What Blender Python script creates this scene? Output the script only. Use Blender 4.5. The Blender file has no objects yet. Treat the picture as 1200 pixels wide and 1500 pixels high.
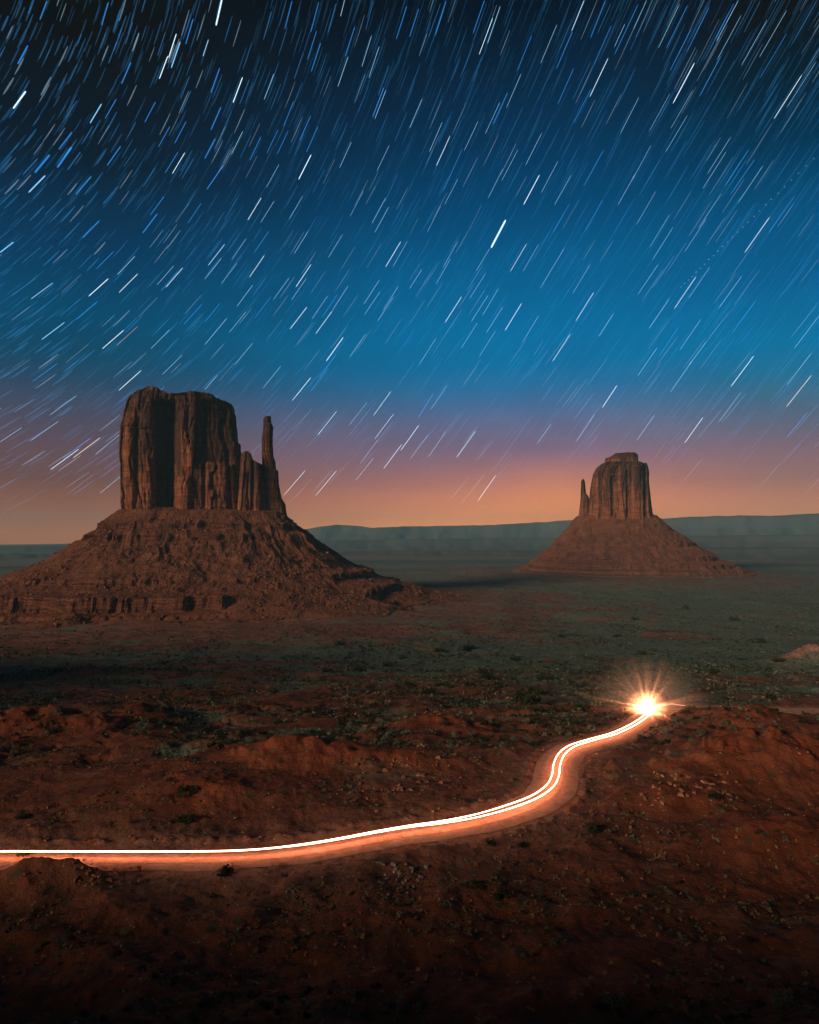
import bpy, math, random
import numpy as np
from mathutils import Vector, Matrix

rng = np.random.default_rng(7)
random.seed(7)
SC = bpy.context.scene
COL = SC.collection

# ------------------------------------------------------------------ camera
F = 950.0                      # focal length in pixels of a 1200 x 1500 picture
HORIZON = 782.0
CAMZ = 130.0
PITCH = math.atan((HORIZON - 750.0) / F)
cam_d = bpy.data.cameras.new("camera")
cam_d.sensor_fit = 'VERTICAL'
cam_d.sensor_height = 36.0
cam_d.sensor_width = 36.0
cam_d.lens = 36.0 * F / 1500.0
cam_d.clip_start = 0.2
cam_d.clip_end = 200000.0
cam = bpy.data.objects.new("camera", cam_d)
COL.objects.link(cam)
cam.location = (0, 0, CAMZ)
cam.rotation_euler = (math.radians(90) + PITCH, 0, 0)
SC.camera = cam


def ray(px, py):
    u = (px - 600.0) / F
    v = (750.0 - py) / F
    c, s = math.cos(PITCH), math.sin(PITCH)
    return np.array([u, c - s * v, s + c * v])


def W(px, py, D):
    r = ray(px, py)
    r = r * (D / r[1])
    return np.array([r[0], r[1], r[2] + CAMZ])


def srgb(r, g, b):
    f = lambda c: c / 12.92 if c <= 0.04045 else ((c + 0.055) / 1.055) ** 2.4
    return (f(r / 255.0), f(g / 255.0), f(b / 255.0), 1.0)


# ------------------------------------------------------------------ node helper
class N:
    def __init__(self, tree):
        self.t = tree
        tree.nodes.clear()

    def n(self, kind, **kw):
        nd = self.t.nodes.new(kind)
        ins = kw.pop('ins', {})
        for k, v in kw.items():
            setattr(nd, k, v)
        for k, v in ins.items():
            self.set(nd.inputs[k], v)
        return nd

    def set(self, sock, v):
        if hasattr(v, 'is_output'):
            self.t.links.new(v, sock)
        else:
            sock.default_value = v

    def math(self, op, a, b=None, clamp=False):
        nd = self.t.nodes.new('ShaderNodeMath')
        nd.operation = op
        nd.use_clamp = clamp
        self.set(nd.inputs[0], a)
        if b is not None:
            self.set(nd.inputs[1], b)
        return nd.outputs[0]

    def mix(self, fac, a, b, blend='MIX'):
        nd = self.t.nodes.new('ShaderNodeMix')
        nd.data_type = 'RGBA'
        nd.blend_type = blend
        self.set(nd.inputs[0], fac)
        self.set(nd.inputs[6], a)
        self.set(nd.inputs[7], b)
        return nd.outputs[2]

    def ramp(self, fac, stops, interp='LINEAR'):
        nd = self.t.nodes.new('ShaderNodeValToRGB')
        cr = nd.color_ramp
        cr.interpolation = interp
        while len(cr.elements) < len(stops):
            cr.elements.new(0.5)
        for e, (p, c) in zip(cr.elements, stops):
            e.position = p
        for e, (p, c) in zip(cr.elements, stops):
            e.color = c if len(c) == 4 else (c[0], c[1], c[2], 1.0)
        self.set(nd.inputs[0], fac)
        return nd.outputs[0]

    def rng(self, v, a, b, c=0.0, d=1.0, smooth=True):
        nd = self.t.nodes.new('ShaderNodeMapRange')
        nd.interpolation_type = 'SMOOTHSTEP' if smooth else 'LINEAR'
        self.set(nd.inputs[0], v)
        for i, x in zip((1, 2, 3, 4), (a, b, c, d)):
            nd.inputs[i].default_value = x
        return nd.outputs[0]

    def noise(self, vec, scale, detail=5.0, rough=0.55, dist=0.0):
        nd = self.t.nodes.new('ShaderNodeTexNoise')
        self.set(nd.inputs['Vector'], vec)
        nd.inputs['Scale'].default_value = scale
        nd.inputs['Detail'].default_value = detail
        nd.inputs['Roughness'].default_value = rough
        nd.inputs['Distortion'].default_value = dist
        return nd.outputs[0]

    def scaled(self, vec, sx, sy, sz):
        nd = self.t.nodes.new('ShaderNodeVectorMath')
        nd.operation = 'MULTIPLY'
        self.set(nd.inputs[0], vec)
        nd.inputs[1].default_value = (sx, sy, sz)
        return nd.outputs[0]


# ------------------------------------------------------------------ sky
world = bpy.data.worlds.new("World")
SC.world = world
world.use_nodes = True
g = N(world.node_tree)
tc = g.n('ShaderNodeTexCoord').outputs['Generated']
sep = g.n('ShaderNodeSeparateXYZ', ins={0: tc})
el = g.math('ARCSINE', sep.outputs[2])
az = g.math('ARCTAN2', sep.outputs[0], sep.outputs[1])
EMAX = 0.9


def stops(rows):
    return [(max(0.0, min(1.0, e / EMAX)), srgb(*c)) for e, c in rows]


rampL = g.ramp(g.math('DIVIDE', el, EMAX), stops([
    (0.0, (186, 104, 52)), (.02, (166, 94, 58)), (.075, (112, 74, 70)), (.129, (94, 76, 90)),
    (.175, (68, 75, 99)), (.21, (38, 73, 101)), (.24, (14, 73, 104)), (.293, (0, 74, 110)), (.375, (4, 56, 92)),
    (.486, (8, 26, 42)), (.619, (12, 13, 15)), (.8, (10, 10, 11))]))
rampC = g.ramp(g.math('DIVIDE', el, EMAX), stops([
    (0.0, (255, 164, 88)), (.013, (255, 160, 94)), (.044, (232, 142, 106)), (.078, (186, 122, 116)), (.11, (150, 113, 128)),
    (.138, (126, 109, 136)), (.165, (104, 110, 144)), (.192, (74, 111, 154)), (.22, (42, 113, 161)), (.252, (8, 113, 164)), (.295, (0, 109, 161)),
    (.381, (0, 95, 146)), (.468, (0, 70, 115)), (.549, (3, 50, 85)), (.624, (5, 35, 60)),
    (.69, (4, 18, 34)), (.85, (8, 10, 14))]))
rampR = g.ramp(g.math('DIVIDE', el, EMAX), stops([
    (0.0, (240, 154, 92)), (.038, (204, 130, 98)), (.075, (156, 110, 104)), (.12, (126, 105, 119)),
    (.15, (100, 108, 130)), (.18, (70, 112, 142)), (.21, (34, 116, 154)), (.251, (2, 120, 170)), (.334, (0, 97, 150)),
    (.413, (0, 80, 125)), (.486, (0, 51, 82)), (.555, (3, 30, 46)), (.619, (12, 15, 18)), (.8, (9, 9, 11))]))
R = math.radians
c1 = g.mix(g.rng(az, R(-29), R(9)), rampL, rampC)
c2 = g.mix(g.rng(az, R(14), R(32)), c1, rampR)
# sunset afterglow low behind the small butte
glowaz = g.math('SUBTRACT', 1.0, g.math('DIVIDE', g.math('ABSOLUTE', g.math('SUBTRACT', az, R(13))), R(17)), clamp=True)
glowel = g.math('SUBTRACT', 1.0, g.math('DIVIDE', el, 0.13), clamp=True)
gl = g.math('MULTIPLY', g.math('POWER', glowaz, 1.5), g.math('POWER', glowel, 1.3))
c3 = g.mix(gl, c2, srgb(255, 152, 84))
# the sky behind the viewer is dark
away = g.rng(g.math('ABSOLUTE', az), R(45), R(120), 1.0, 0.35)
c4 = g.mix(away, srgb(36, 37, 40), c3)
airglow = g.rng(g.noise(g.scaled(tc, 1, 1, 2.2), 2.6, 5, 0.6, 0.4), 0.3, 0.7, 0.84, 1.06, False)
c4 = g.n('ShaderNodeVectorMath', operation='SCALE', ins={0: c4, 'Scale': airglow}).outputs[0]
bg = g.n('ShaderNodeBackground', ins={'Color': c4, 'Strength': 1.0})
out = g.n('ShaderNodeOutputWorld')
g.t.links.new(bg.outputs[0], out.inputs[0])

# ------------------------------------------------------------------ the last light of dusk, low from behind and the left
SUN_EL, SUN_AZ = R(16.5), R(-50.0)      # azimuth seen from behind the camera, to its left
sun_d = bpy.data.lights.new("dusk_light", 'SUN')
sun_d.energy = 3.1
sun_d.angle = R(16.0)
sun_d.color = (1.0, 0.75, 0.53)
sun = bpy.data.objects.new("dusk_light", sun_d)
COL.objects.link(sun)
to_sun = Vector((math.sin(SUN_AZ) * math.cos(SUN_EL), -math.cos(SUN_AZ) * math.cos(SUN_EL), math.sin(SUN_EL)))
sun.rotation_euler = to_sun.to_track_quat('Z', 'Y').to_euler()

SC.view_settings.view_transform = 'Standard'
SC.view_settings.look = 'None'
SC.view_settings.exposure = 0.0
SC.view_settings.gamma = 1.0
SC.cycles.use_denoising = True
SC.cycles.max_bounces = 6
SC.cycles.diffuse_bounces = 2
SC.cycles.transparent_max_bounces = 24
SC.cycles.volume_bounces = 1
SC.cycles.volume_step_rate = 0.12
SC.cycles.volume_max_steps = 512
SC.cycles.sample_clamp_indirect = 4.0


# ------------------------------------------------------------------ noise in numpy
_perm = np.random.default_rng(3).permutation(512)
_perm = np.concatenate([_perm, _perm, _perm])
_ga = np.random.default_rng(4).uniform(0, 2 * np.pi, 512)
_gx, _gy = np.cos(_ga), np.sin(_ga)


def perlin(x, y):
    xi = np.floor(x).astype(np.int64); yi = np.floor(y).astype(np.int64)
    xf = x - xi; yf = y - yi
    xi &= 511; yi &= 511
    x1 = (xi + 1) & 511; y1 = (yi + 1) & 511
    u = xf * xf * xf * (xf * (xf * 6 - 15) + 10)
    v = yf * yf * yf * (yf * (yf * 6 - 15) + 10)

    def gd(a, b, dx, dy):
        h = _perm[_perm[a] + b] & 511
        return _gx[h] * dx + _gy[h] * dy
    n00 = gd(xi, yi, xf, yf); n10 = gd(x1, yi, xf - 1, yf)
    n01 = gd(xi, y1, xf, yf - 1); n11 = gd(x1, y1, xf - 1, yf - 1)
    a = n00 + u * (n10 - n00); b = n01 + u * (n11 - n01)
    return (a + v * (b - a)) * 1.5


def fbm(x, y, octv=4, gain=0.5, lac=2.03):
    s = 0.0; a = 1.0
    for i in range(octv):
        s = s + a * perlin(x + 17.3 * i, y - 9.1 * i)
        x = x * lac; y = y * lac; a *= gain
    return s


def ridged(x, y, octv=4, gain=0.5, lac=2.07):
    s = 0.0; a = 1.0; tot = 0
    for i in range(octv):
        s = s + a * (1.0 - 2.0 * np.abs(perlin(x + 31.7 * i, y + 5.3 * i)))
        tot += a
        x = x * lac; y = y * lac; a *= gain
    return s / tot


def sstep(a, b, x):
    t = np.clip((x - a) / (b - a), 0, 1)
    return t * t * (3 - 2 * t)


# ------------------------------------------------------------------ object helpers
def mesh_np(name, V, polys, mat=None, smooth=True, attrs=None, sizes=None, matidx=None):
    """polys: (n,k) int array, all faces with k corners."""
    V = np.asarray(V, np.float32); polys = np.asarray(polys, np.int32)
    me = bpy.data.meshes.new(name)
    n, k = polys.shape
    me.vertices.add(len(V)); me.vertices.foreach_set('co', V.ravel())
    me.loops.add(n * k); me.loops.foreach_set('vertex_index', polys.ravel())
    me.polygons.add(n)
    me.polygons.foreach_set('loop_start', np.arange(0, n * k, k, dtype=np.int32))
    me.polygons.foreach_set('loop_total', np.full(n, k, np.int32))
    if matidx is not None:
        me.polygons.foreach_set('material_index', np.asarray(matidx, np.int32))
    me.polygons.foreach_set('use_smooth', np.full(n, smooth, bool))
    for k2, v in (attrs or {}).items():
        a = me.attributes.new(k2, 'FLOAT', 'POINT')
        a.data.foreach_set('value', np.asarray(v, np.float32).ravel())
    if mat is not None:
        for m in (mat if isinstance(mat, (list, tuple)) else [mat]):
            me.materials.append(m)
    me.update(calc_edges=True)
    me.validate()
    return me


def link(name, me, parent=None, **props):
    o = bpy.data.objects.new(name, me)
    COL.objects.link(o)
    if parent is not None:
        o.parent = parent
    for k, v in props.items():
        if v is not None:
            o[k] = v
    return o


def empty(name, loc, **props):
    o = bpy.data.objects.new(name, None)
    COL.objects.link(o)
    o.location = loc
    for k, v in props.items():
        if v is not None:
            o[k] = v
    return o


def grid_faces(nr, nc, wrap=False):
    i = np.arange(nr - 1)[:, None]; j = np.arange(nc if wrap else nc - 1)[None, :]
    j2 = (j + 1) % nc
    a = i * nc + j; b = i * nc + j2; c = (i + 1) * nc + j2; d = (i + 1) * nc + j
    return np.stack([a, b, c, d], -1).reshape(-1, 4)


def tube(path, radius, sides=8, caps=True):
    path = np.asarray(path, float); n = len(path)
    tan = np.gradient(path, axis=0); tan /= np.linalg.norm(tan, axis=1, keepdims=True) + 1e-12
    up = np.array([0, 0, 1.0]); sx = np.cross(tan, up); sx /= np.linalg.norm(sx, axis=1, keepdims=True) + 1e-12
    sy = np.cross(sx, tan)
    r = np.broadcast_to(np.asarray(radius, float), (n,))
    a = np.arange(sides) * 2 * np.pi / sides
    V = path[:, None, :] + r[:, None, None] * (np.cos(a)[None, :, None] * sx[:, None, :] + np.sin(a)[None, :, None] * sy[:, None, :])
    return V.reshape(-1, 3), grid_faces(n, sides, True)


# ------------------------------------------------------------------ materials
def new_mat(name):
    m = bpy.data.materials.new(name); m.use_nodes = True
    return m, N(m.node_tree)


def finish(g, color, rough=0.95, bump=None, spec=0.1):
    b = g.n('ShaderNodeBsdfPrincipled')
    g.set(b.inputs['Base Color'], color)
    g.set(b.inputs['Roughness'], rough)
    b.inputs['Specular IOR Level'].default_value = spec
    if bump is not None:
        g.t.links.new(bump, b.inputs['Normal'])
    o = g.n('ShaderNodeOutputMaterial')
    g.t.links.new(b.outputs[0], o.inputs[0])
    return b


def bump(g, h, strength, dist):
    return g.n('ShaderNodeBump', ins={'Strength': strength, 'Distance': dist, 'Height': h}).outputs[0]


def attr(g, name):
    return g.n('ShaderNodeAttribute', attribute_name=name).outputs['Fac']


def mat_ground():
    m, g = new_mat('desert_ground')
    p = g.n('ShaderNodeNewGeometry').outputs['Position']
    veg = attr(g, 'scrub'); pale = attr(g, 'pale'); far = attr(g, 'far')
    n_big = g.noise(p, 0.012, 5, 0.6)
    n_mid = g.noise(p, 0.11, 6, 0.65, 0.6)
    n_fine = g.noise(p, 0.9, 6, 0.7)
    n_grit = g.noise(p, 5.0, 4, 0.7)
    soil = g.ramp(n_mid, [(0.30, (0.085, 0.030, 0.018)), (0.46, (0.16, 0.048, 0.024)), (0.58, (0.23, 0.068, 0.034)), (0.76, (0.31, 0.14, 0.085))])
    soil = g.mix(g.rng(n_fine, 0.45, 0.7, 0, 0.45), soil, (0.09, 0.038, 0.026, 1))
    soil = g.mix(g.rng(n_grit, 0.60, 0.74, 0, 0.5), soil, (0.40, 0.23, 0.15, 1))
    soil = g.mix(g.math('MULTIPLY', pale, g.rng(n_fine, 0.3, 0.6)), soil, (0.42, 0.27, 0.2, 1))
    soil = g.mix(g.math('MULTIPLY', attr(g, 'clay'), g.rng(n_fine, 0.25, 0.6, 0.85, 0.45)), soil, g.mix(n_mid, (0.20, 0.034, 0.012, 1), (0.36, 0.085, 0.032, 1)))
    scrub = g.ramp(g.noise(p, 0.45, 6, 0.75), [(0.3, (0.03, 0.036, 0.02)), (0.46, (0.075, 0.12, 0.082)), (0.6, (0.15, 0.215, 0.155)), (0.8, (0.28, 0.21, 0.14))])
    cover = g.math('ADD', g.math('ADD', g.noise(p, 0.035, 6, 0.62), g.math('MULTIPLY', g.math('SUBTRACT', n_fine, 0.5), 0.5)),
                   g.math('MULTIPLY', g.math('SUBTRACT', n_big, 0.5), 0.6))
    band = g.noise(g.scaled(p, 0.35, 1.3, 1), 0.016, 5, 0.65, 0.8)
    cover = g.math('ADD', cover, g.math('MULTIPLY', g.math('SUBTRACT', band, 0.5), 0.9))
    thr = g.math('SUBTRACT', g.math('ADD', cover, veg), 0.95)
    col = g.mix(g.math('MULTIPLY', g.rng(thr, -0.1, 0.16), 0.92), soil, scrub)
    wob = g.n('ShaderNodeTexNoise', ins={'Vector': p, 'Scale': 1.3, 'Detail': 4.0, 'Roughness': 0.65}).outputs['Color']
    wob = g.n('ShaderNodeVectorMath', operation='MULTIPLY_ADD', ins={0: wob, 1: (2.2, 2.2, 0.5), 2: p}).outputs[0]
    vo = g.n('ShaderNodeTexVoronoi', ins={'Vector': wob, 'Scale': 1.3})
    vsep = g.n('ShaderNodeSeparateColor', ins={0: vo.outputs['Color']})
    stone = g.math('MULTIPLY', g.rng(vo.outputs['Distance'], 0.20, 0.30, 1.0, 0.0), g.rng(vsep.outputs[0], 0.86, 0.88))
    col = g.mix(g.math('MULTIPLY', stone, g.rng(far, 0.0, 0.3, 0.75, 0.0)), col, g.mix(vsep.outputs[1], (0.33, 0.15, 0.09, 1), (0.42, 0.30, 0.24, 1)))
    vb = g.n('ShaderNodeTexVoronoi', ins={'Vector': g.scaled(wob, 1, 1, 0.3), 'Scale': 0.42})
    bsep = g.n('ShaderNodeSeparateColor', ins={0: vb.outputs['Color']})
    bsh = g.math('MULTIPLY', g.rng(g.math('ADD', vb.outputs['Distance'], g.math('MULTIPLY', n_fine, 0.6)), 0.50, 0.64, 1.0, 0.0),
                 g.rng(g.math('SUBTRACT', bsep.outputs[0], g.math('MULTIPLY', veg, 0.9)), 0.10, 0.28, 1.0, 0.0))
    col = g.mix(g.math('MULTIPLY', bsh, 0.85), col, g.mix(bsep.outputs[1], (0.026, 0.03, 0.016, 1), (0.10, 0.105, 0.062, 1)))
    dots = g.rng(g.noise(p, 1.6, 3, 0.6), 0.60, 0.66)
    col = g.mix(g.math('MULTIPLY', dots, g.rng(veg, 0.05, 0.5, 0.25, 0.8)), col, (0.03, 0.033, 0.02, 1))
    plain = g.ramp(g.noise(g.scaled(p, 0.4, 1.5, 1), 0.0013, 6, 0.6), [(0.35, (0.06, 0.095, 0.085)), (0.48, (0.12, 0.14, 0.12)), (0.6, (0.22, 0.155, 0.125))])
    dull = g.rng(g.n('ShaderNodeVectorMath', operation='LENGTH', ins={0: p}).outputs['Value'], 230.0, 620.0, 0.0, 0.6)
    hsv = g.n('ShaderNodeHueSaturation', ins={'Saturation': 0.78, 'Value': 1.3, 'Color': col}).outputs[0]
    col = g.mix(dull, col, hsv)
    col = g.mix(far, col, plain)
    h = g.math('ADD', g.math('MULTIPLY', n_fine, 0.7), g.math('MULTIPLY', n_grit, 0.16))
    h = g.math('ADD', h, g.math('MULTIPLY', n_mid, 1.5))
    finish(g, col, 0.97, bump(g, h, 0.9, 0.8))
    return m


def mat_road():
    m, g = new_mat('dirt_road')
    p = g.n('ShaderNodeNewGeometry').outputs['Position']
    u = attr(g, 'across')
    n1 = g.noise(p, 0.7, 6, 0.65); n2 = g.noise(p, 4.0, 5, 0.7)
    col = g.ramp(n1, [(0.3, (0.36, 0.16, 0.10)), (0.55, (0.48, 0.25, 0.17)), (0.75, (0.56, 0.32, 0.23))])
    rut = g.math('ABSOLUTE', g.math('SUBTRACT', g.math('ABSOLUTE', u), 0.35))
    col = g.mix(g.rng(rut, 0.0, 0.12, 0.45, 0.0), col, (0.22, 0.09, 0.055, 1))
    col = g.mix(g.rng(n2, 0.56, 0.66, 0, 0.7), col, (0.2, 0.085, 0.05, 1))
    col = g.mix(g.rng(g.noise(p, 2.0, 5, 0.75), 0.56, 0.66, 0, 0.7), col, (0.58, 0.38, 0.28, 1))
    finish(g, col, 0.95, bump(g, g.math('ADD', n1, g.math('MULTIPLY', n2, 0.4)), 0.8, 0.25))
    return m


def mat_rock(name, varnish_shade=1.0):
    m, g = new_mat(name)
    p = g.n('ShaderNodeNewGeometry').outputs['Position']
    hgt = attr(g, 'height')
    vert = g.scaled(p, 1, 1, 0.10)
    strat = g.scaled(p, 0.12, 0.12, 1)
    n1 = g.noise(vert, 0.09, 6, 0.65, 0.5)
    n2 = g.noise(vert, 0.35, 6, 0.7)
    n3 = g.noise(strat, 0.22, 5, 0.65)
    n4 = g.noise(p, 0.25, 6, 0.7)
    col = g.ramp(n3, [(0.34, (0.17, 0.058, 0.028)), (0.5, (0.32, 0.108, 0.051)), (0.66, (0.44, 0.175, 0.09))])
    col = g.mix(g.rng(n2, 0.35, 0.7, 0.0, 0.6), col, (0.17, 0.065, 0.04, 1))
    st = attr(g, 'varnish_shade')  # recess mask: desert varnish together with shade painted into the colour
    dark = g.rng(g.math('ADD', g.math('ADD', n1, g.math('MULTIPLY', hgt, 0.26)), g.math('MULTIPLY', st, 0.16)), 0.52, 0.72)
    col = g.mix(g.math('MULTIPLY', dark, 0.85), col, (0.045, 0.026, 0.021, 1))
    col = g.mix(g.rng(n4, 0.6, 0.75, 0, 0.4), col, (0.40, 0.2, 0.125, 1))
    h = g.math('ADD', g.math('MULTIPLY', n2, 2.0), g.math('ADD', g.math('MULTIPLY', n3, 1.2), n4))
    finish(g, col, 0.95, bump(g, h, 0.9, 2.5))
    return m


def mat_talus(name):
    m, g = new_mat(name)
    p = g.n('ShaderNodeNewGeometry').outputs['Position']
    led = attr(g, 'ledge'); veg = attr(g, 'scrub')
    n1 = g.noise(p, 0.05, 6, 0.65, 0.4)
    n2 = g.noise(p, 0.35, 6, 0.72)
    n3 = g.noise(g.scaled(p, 0.1, 0.1, 1), 0.35, 5, 0.7)
    col = g.ramp(n1, [(0.3, (0.115, 0.040, 0.021)), (0.5, (0.21, 0.070, 0.035)), (0.68, (0.29, 0.118, 0.064))])
    col = g.mix(g.rng(n2, 0.50, 0.68, 0, 0.55), col, (0.11, 0.045, 0.03, 1))
    col = g.mix(g.rng(n2, 0.28, 0.40, 0.5, 0.0), col, (0.38, 0.21, 0.14, 1))
    rock = g.ramp(n3, [(0.38, (0.05, 0.02, 0.014)), (0.5, (0.17, 0.055, 0.03)), (0.62, (0.28, 0.10, 0.055))])
    col = g.mix(led, col, rock)
    sc = g.ramp(g.noise(p, 0.6, 5, 0.75), [(0.35, (0.04, 0.045, 0.025)), (0.65, (0.13, 0.125, 0.08))])
    col = g.mix(g.math('MULTIPLY', veg, g.rng(g.noise(p, 0.16, 5, 0.7), 0.42, 0.6)), col, sc)
    h = g.math('ADD', g.math('MULTIPLY', n2, 2.2), g.math('MULTIPLY', n3, 0.8))
    finish(g, col, 0.97, bump(g, h, 1.0, 2.2))
    return m


def mat_simple(name, cols, scale, rough=0.95, bumpd=0.1):
    m, g = new_mat(name)
    p = g.n('ShaderNodeNewGeometry').outputs['Position']
    rnd = g.n('ShaderNodeObjectInfo').outputs['Random']
    n1 = g.noise(p, scale, 5, 0.65)
    f = g.math('ADD', g.math('MULTIPLY', n1, 0.8), g.math('MULTIPLY', rnd, 0.2))
    col = g.ramp(f, [(0.25, cols[0]), (0.5, cols[1]), (0.75, cols[2])])
    finish(g, col, rough, bump(g, n1, 0.6, bumpd))
    return m


def mat_emit(name, color, strength, add=False, sample=True):
    m, g = new_mat(name)
    e = g.n('ShaderNodeEmission', ins={'Color': (*color, 1), 'Strength': strength})
    o = g.n('ShaderNodeOutputMaterial')
    if add:
        t = g.n('ShaderNodeBsdfTransparent')
        s = g.n('ShaderNodeAddShader')
        g.t.links.new(e.outputs[0], s.inputs[0]); g.t.links.new(t.outputs[0], s.inputs[1])
        g.t.links.new(s.outputs[0], o.inputs[0])
    else:
        g.t.links.new(e.outputs[0], o.inputs[0])
    if not sample:
        m.cycles.emission_sampling = 'NONE'
    return m


M_GROUND = mat_ground()
M_ROAD = mat_road()
M_ROCK = mat_rock('butte_sandstone')
M_TALUS = mat_talus('butte_talus')
M_STONE = mat_simple('loose_stone', [(0.2, 0.075, 0.045), (0.31, 0.13, 0.08), (0.42, 0.22, 0.15)], 1.5)
M_RUBBLE = mat_simple('talus_rubble', [(0.11, 0.04, 0.024), (0.19, 0.07, 0.04), (0.32, 0.15, 0.095)], 0.12)
M_GREY = mat_simple('grey_stone', [(0.16, 0.11, 0.1), (0.25, 0.19, 0.175), (0.36, 0.29, 0.27)], 2.0)
M_OLIVE = mat_simple('olive_leaf', [(0.014, 0.018, 0.008), (0.03, 0.036, 0.016), (0.055, 0.06, 0.028)], 2.5)
M_SAGE = mat_simple('sage_leaf', [(0.08, 0.09, 0.062), (0.125, 0.135, 0.095), (0.18, 0.18, 0.13)], 2.5)
M_DRY = mat_simple('dry_leaf', [(0.17, 0.115, 0.045), (0.26, 0.18, 0.075), (0.34, 0.25, 0.12)], 2.5)
M_MESA = mat_simple('mesa_rock', [(0.095, 0.10, 0.095), (0.11, 0.11, 0.10), (0.13, 0.12, 0.11)], 0.004, bumpd=4.0)

# ------------------------------------------------------------------ terrain shape
_PY = np.array([-9000, 0, 3, 10, 20, 35, 55, 75, 92, 110, 127, 160, 200, 300, 450, 600, 770, 1200, 1975, 5000, 9000, 30000], float)
_PD = np.array([1.0, 1.7, 3.4, 10, 18.5, 31, 41.5, 44.2, 45, 45, 45.3, 50, 56.5, 70, 90, 105, 117, 120, 121, 129, 133, 150], float)
_s = np.linspace(-1, math.log(30000.0), 3000)
_pd = np.interp(np.exp(_s), _PY, _PD)
_k = np.hanning(91); _k /= _k.sum()
_pd = np.convolve(np.pad(_pd, 45, mode='edge'), _k, 'valid')


def profile(y):
    y = np.asarray(y, float)
    return np.where(y > 0.4, np.interp(np.log(np.maximum(y, 0.37)), _s, _pd), np.interp(y, _PY, _PD))


def at_smooth(px, py, lift=0.0):
    """the point of the smooth slope seen along one sight line"""
    r = ray(px, py)
    Y = np.exp(np.linspace(math.log(20), math.log(9000), 6000))
    zr = CAMZ + r[2] / r[1] * Y
    zg = CAMZ - profile(Y) + lift
    i = int(np.argmax(zr < zg))
    y = Y[i]
    return np.array([r[0] / r[1] * y, y, CAMZ - float(profile(y))])


TRAIL_PX = [(-700, 1262), (-300, 1254), (-40, 1249), (60, 1248.5), (180, 1249), (290, 1248.5), (350, 1247), (400, 1243.5), (450, 1237.5), (500, 1229.5),
            (550, 1220), (600, 1211.5), (650, 1205), (700, 1195.5), (750, 1181), (785, 1167), (806, 1151), (814, 1135),
            (816, 1120), (823, 1105), (838, 1093.5), (865, 1084.5), (900, 1074.5), (927, 1062), (945, 1050), (957, 1038), (980, 1032.5), (1006, 1033.5), (1100, 1036), (1260, 1040)]
_tp = np.array([at_smooth(a, b, 0.9) for a, b in TRAIL_PX])


def resample(P, step):
    P = np.asarray(P, float)
    # Catmull-Rom through the points
    Q = np.vstack([2 * P[0] - P[1], P, 2 * P[-1] - P[-2]])
    out = []
    for i in range(1, len(Q) - 2):
        for t in np.linspace(0, 1, 24, endpoint=False):
            p0, p1, p2, p3 = Q[i - 1], Q[i], Q[i + 1], Q[i + 2]
            out.append(0.5 * ((2 * p1) + (-p0 + p2) * t + (2 * p0 - 5 * p1 + 4 * p2 - p3) * t * t + (-p0 + 3 * p1 - 3 * p2 + p3) * t ** 3))
    out.append(P[-1]); out = np.array(out)
    d = np.concatenate([[0], np.cumsum(np.linalg.norm(np.diff(out, axis=0), axis=1))])
    n = max(2, int(d[-1] / step))
    s = np.linspace(0, d[-1], n)
    return np.stack([np.interp(s, d, out[:, k]) for k in range(3)], 1)


TRAIL = resample(_tp, 0.8)
# smooth the heights a little so that the road grades evenly
_kk = np.hanning(41); _kk /= _kk.sum()
TRAIL[:, 2] = np.convolve(np.pad(TRAIL[:, 2], 20, mode='edge'), _kk, 'valid')
_tg = np.gradient(TRAIL, axis=0)[:, :2]; _tg /= np.linalg.norm(_tg, axis=1, keepdims=True)
RIGHT = np.stack([_tg[:, 1], -_tg[:, 0]], 1)
_off = np.interp(TRAIL[:, 0], [-60, -10, 20, 40], [0.25, 0.25, 0.2, -0.4])
ROAD = TRAIL.copy(); ROAD[:, :2] += RIGHT * _off[:, None]
ROAD_HALF = 4.0


def road_dist(x, y):
    """distance to the road's centre line and its height there (coarse, only near the road)"""
    d = np.full(x.shape, 1e9); z = np.zeros(x.shape)
    pts = ROAD[::2]
    m = (x > pts[:, 0].min() - 25) & (x < pts[:, 0].max() + 25) & (y > pts[:, 1].min() - 25) & (y < pts[:, 1].max() + 25)
    idx = np.nonzero(m.ravel())[0]
    xs = x.ravel()[idx]; ys = y.ravel()[idx]
    dd = np.full(len(idx), 1e9); zz = np.zeros(len(idx))
    for c0 in range(0, len(idx), 20000):
        a = xs[c0:c0 + 20000, None] - pts[None, :, 0]; b = ys[c0:c0 + 20000, None] - pts[None, :, 1]
        q = a * a + b * b
        k = q.argmin(1)
        dd[c0:c0 + 20000] = np.sqrt(q[np.arange(len(k)), k]); zz[c0:c0 + 20000] = pts[k, 2]
    d.ravel()[idx] = dd; z.ravel()[idx] = zz
    return d, z


# mounds: picture x, y of the middle, height, half widths (m), crest sharpness
MOUNDS = [(66, 1293, 3.1, 8.5, 4.4), (610, 1243, 1.6, 4.0, 3.0), (828, 1180, 1.6, 3.2, 3.0), (1120, 1130, 6.5, 20, 13), (1085, 1062, 6.0, 18, 12),
          (1160, 1245, 3.4, 11, 8), (55, 1075, 6.0, 20, 12), (195, 1052, 4.0, 9, 9), (430, 1112, 3.4, 13, 9), (545, 1120, 2.3, 12, 7),
          (1195, 975, 12, 22, 22), (640, 1068, 3.0, 16, 8), (300, 1165, 2.5, 12, 8), (990, 1180, 2.0, 10, 6)]
_mw = [(at_smooth(a, b), h, sx, sy) for a, b, h, sx, sy in MOUNDS]

BUTTES = [(W(298, 748, 1100)[0], 1100.0, 150, 70, 380), (W(904, 759, 1975)[0], 1975.0, 110, 90, 330)]


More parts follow.
